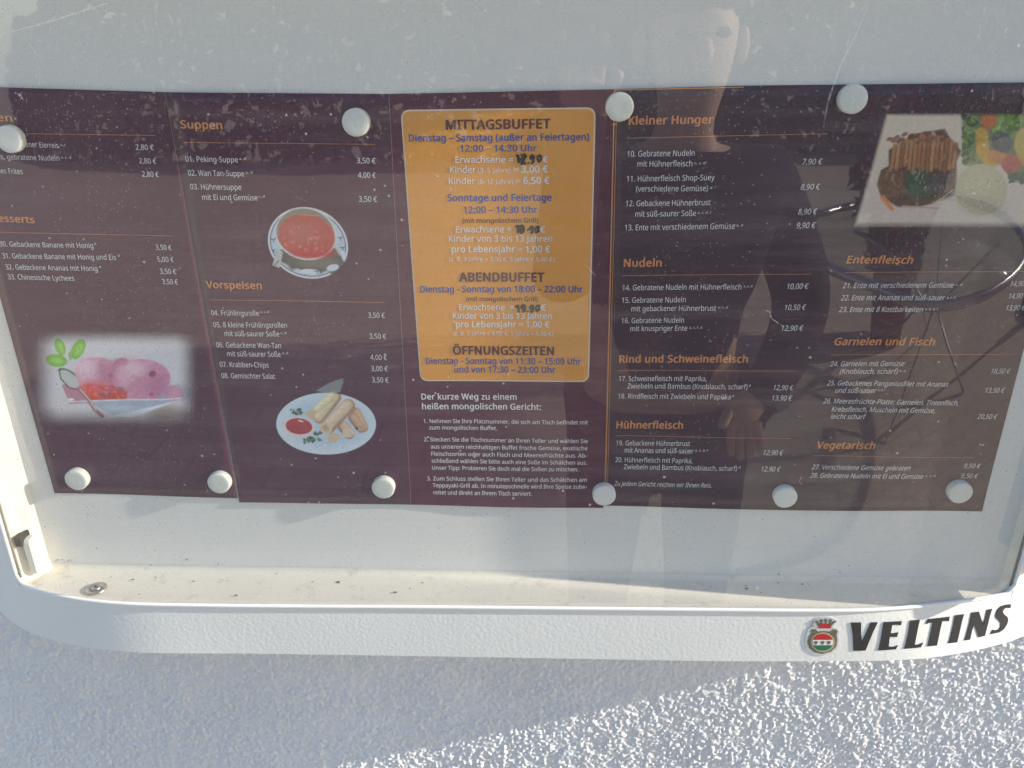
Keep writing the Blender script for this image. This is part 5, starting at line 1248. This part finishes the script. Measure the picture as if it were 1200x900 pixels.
E_ = [('pelvis', 'waist'), ('waist', 'chest'), ('chest', 'neck0'), ('neck0', 'neck'), ('neck', 'jaw'), ('jaw', 'head'), ('head', 'crown'), ('chest', 'sR'), ('sR', 'eR'), ('eR', 'wR'), ('wR', 'hR'),
      ('chest', 'sL'), ('sL', 'eL'), ('eL', 'wL'), ('wL', 'hL'), ('pelvis', 'hipR'), ('hipR', 'kR'), ('kR', 'aR'), ('aR', 'tR'), ('pelvis', 'hipL'), ('hipL', 'kL'), ('kL', 'aL'), ('aL', 'tL')]
# fingers: short chains from the palm
for side_, hx in (('R', J['hR'][0]), ('L', J['hL'][0])):
    dn = -1 if side_ == 'R' else 1
    for k, (off, ln) in enumerate(((-.024, .060), (-.008, .070), (.008, .066), (.023, .052))):
        a = (hx[0] + off, hx[1] + .012, hx[2] + dn * .035); b1 = (hx[0] + off * 1.15, hx[1] + .026, hx[2] + dn * (.035 + ln * .5)); c1 = (hx[0] + off * 1.15, hx[1] + .046, hx[2] + dn * (.035 + ln * .9))
        for nm, q, rr in (('a', a, .010), ('b', b1, .009), ('c', c1, .0075)): J['f%s%d%s' % (side_, k, nm)] = (q, rr)
        E_ += [('h' + side_, 'f%s%da' % (side_, k)), ('f%s%da' % (side_, k), 'f%s%db' % (side_, k)), ('f%s%db' % (side_, k), 'f%s%dc' % (side_, k))]
    tx = -.034 if side_ == 'R' else .034
    J['th%sa' % side_] = ((hx[0] + tx, hx[1] + .014, hx[2] + dn * .004), .011); J['th%sb' % side_] = ((hx[0] + tx * 1.5, hx[1] + .036, hx[2] + dn * .034), .0095)
    E_ += [('h' + side_, 'th%sa' % side_), ('th%sa' % side_, 'th%sb' % side_)]
person = skin_body('person', J, E_, M['skin'])
tag(person, 'person in a dark jacket and jeans holding up a phone, mirrored in the clear cover', 'person')
def wear(name, keys, grow, mat):
    jj = {k: (J[k][0], J[k][1] + grow) for k in keys}
    ee = [(a, b_) for a, b_ in E_ if a in jj and b_ in jj]
    o = skin_body(name, jj, ee, mat, person)
    return o
wear('jacket', ['chest', 'waist', 'pelvis', 'neck0', 'sR', 'eR', 'wR', 'hR', 'sL', 'eL', 'wL', 'hL'], .016, M['jacket'])
wear('trousers', ['pelvis', 'hipR', 'kR', 'aR', 'hipL', 'kL', 'aL'], .014, M['jeans'])
def blob(name, c, r, mat, parent, seg=16):
    bm = bmesh.new()
    bmesh.ops.create_uvsphere(bm, u_segments=seg, v_segments=seg, radius=1.0)
    for v in bm.verts:
        n_ = 1 + .06 * noise.noise(v.co * 3)
        v.co = Vector((c[0] + v.co.x * r[0] * n_, c[1] + v.co.y * r[1] * n_, c[2] + v.co.z * r[2] * n_))
    return from_bm(name, bm, mat, parent, smooth=True)
blob('hair', (px_, py_ + .015, 1.715), (.094, .105, .082), M['hair'], person)
blob('nose', (px_, py_ + .150, 1.625), (.014, .020, .024), M['skin'], person)
for s_ in (-1, 1):
    blob('ear', (px_ + s_ * .090, py_ + .03, 1.635), (.012, .022, .032), M['skin'], person)
    blob('eye', (px_ + s_ * .032, py_ + .128, 1.655), (.013, .010, .009), M['hair'], person)
    blob('shoe', (px_ + s_ * .125, py_ + .08, .045), (.05, .14, .045), M['ink'], person)
# the phone behind the lens
ph = rounded_plate('mobile_phone', 0, 0, 0, 0.150, 0.073, 0.008, 0.009, 'y', M['phone'])
tag(ph, 'black mobile phone held level in front of the person, mirrored faintly', 'phone')
ph.rotation_euler = (-math.radians(23), 0, 0)
ph.location = (0.052, -0.640, 1.650)

# round garden table
table = empty('garden_table', (2.45, -3.1, 0))
tag(table, 'round metal garden table with thin splayed legs, mirrored at the right', 'table')
def tpart(o):
    o.parent = table
    return o
circ = [(1.2 * math.cos(a), 1.2 * math.sin(a), .74) for a in np.linspace(0, 2 * math.pi, 49)[:-1]]
tpart(tube('table_rim', circ, .026, M['metal'], closed=True))
tpart(lathe('table_top', [(1.19, .728), (1.19, .734)], M['glass_top'], (0, 0, 0), n=48))
for a in (0.6, 2.2, 3.7, 5.3):
    tpart(tube('leg', [(0.90 * math.cos(a), 0.90 * math.sin(a), .73), (0.2 * math.cos(a + .9), 0.2 * math.sin(a + .9), .40), (0.85 * math.cos(a + 1.8), 0.85 * math.sin(a + 1.8), .01)], .012, M['metal']))

# added canopy on a pole, out of view, placed to shade the near ground
M['canvas'] = material('sand_canvas', (0.45, 0.36, 0.24), 0.8, 0.2, 0.08, 8)
para = empty('shade_parasol', (4.9, -2.9, 0))
tag(para, 'large sand coloured canopy on a pole, added out of view to shade the near ground', 'shade_parasol')
V, F = [(0, 0, 3.15)], []
for ring, (r, z) in enumerate(((0.8, 2.95), (1.7, 2.55), (1.7, 2.40))):
    for k in range(8):
        V.append((r * math.cos(k * math.pi / 4), r * math.sin(k * math.pi / 4), z))
for k in range(8):
    F.append((0, 1 + k, 1 + (k + 1) % 8))
    for ring in (0, 1):
        a, b_ = 1 + ring * 8 + k, 1 + ring * 8 + (k + 1) % 8
        F.append((a, a + 8, b_ + 8, b_))
from_data('canopy', V, F, M['canvas'], para)
tube('pole', [(0, 0, 0.02), (0, 0, 3.12)], .025, M['metal'], parent=para)
lathe('base', [(0.30, 0), (0.30, .06), (0.06, .10), (0.05, .35)], M['dark_metal'], (0, 0, 0), parent=para)
for k in range(8):
    a = k * math.pi / 4
    tube('rib', [(0, 0, 3.10), (1.66 * math.cos(a), 1.66 * math.sin(a), 2.53)], .010, M['dark_metal'], n=5, parent=para)

# potted flowering shrub
def shrub(name, cx, cy, r, h0, h1, n, colours, parent, leaf=.05):
    bm_ = {}
    for c in colours: bm_[c] = bmesh.new()
    for i in range(n):
        u = random.random(); a = random.random() * 6.283; rr = r * random.random() ** .4
        z = h0 + (h1 - h0) * u; k = math.sin(max(.15, u) * 3.0) ** .5 if u < 1 else .3
        c = Vector((cx + rr * k * math.cos(a), cy + rr * k * math.sin(a), z))
        key = random.choices(list(colours), weights=list(colours.values()))[0]
        t = Vector((random.gauss(0, 1), random.gauss(0, 1), random.gauss(0, 1))).normalized(); s_ = t.orthogonal().normalized()
        L_ = leaf * random.uniform(.6, 1.3)
        b_ = bm_[key]
        b_.faces.new([b_.verts.new(c - t * L_), b_.verts.new(c + s_ * L_ * .4), b_.verts.new(c + t * L_), b_.verts.new(c - s_ * L_ * .4)])
    for c, b_ in bm_.items():
        from_bm('foliage' if c == 'leaf' else 'blossom', b_, M[c], parent)
pot = empty('potted_shrub', (2.3, -3.9, 0))
tag(pot, 'pink flowering shrub in a clay pot, mirrored near the duck dish picture', 'plant')
shrub('s', 0, 0, .55, .42, 1.75, 2600, {'leaf': 3, 'petal': 1.4}, pot)
lathe('pot', [(0.20, 0), (0.27, .42), (0.29, .42), (0.29, .47), (0.25, .47)], M['clay'], (0, 0, 0), parent=pot)
# hedge across the yard
hedge = None
bm = bmesh.new()
for i in range(15000):
    x = random.uniform(-9.5, 13); top = 3.0 - max(0, -5.2 - x) * .42 + .12 * math.sin(x * 2.1) + .08 * math.sin(x * 5.3)
    z = random.uniform(0, 1) ** .85 * top; y = -12.0 + random.gauss(0, .16)
    t = Vector((random.gauss(0, 1), random.gauss(0, 1), random.gauss(0, 1))).normalized(); s_ = t.orthogonal().normalized(); L_ = .17 * random.uniform(.6, 1.3)
    c = Vector((x, y, z))
    bm.faces.new([bm.verts.new(c - t * L_), bm.verts.new(c + s_ * L_ * .5), bm.verts.new(c + t * L_), bm.verts.new(c - s_ * L_ * .5)])
hedge = from_bm('garden_hedge', bm, M['leaf'])
tag(hedge, 'long clipped dark green hedge across the yard, seen only as a reflection', 'hedge')
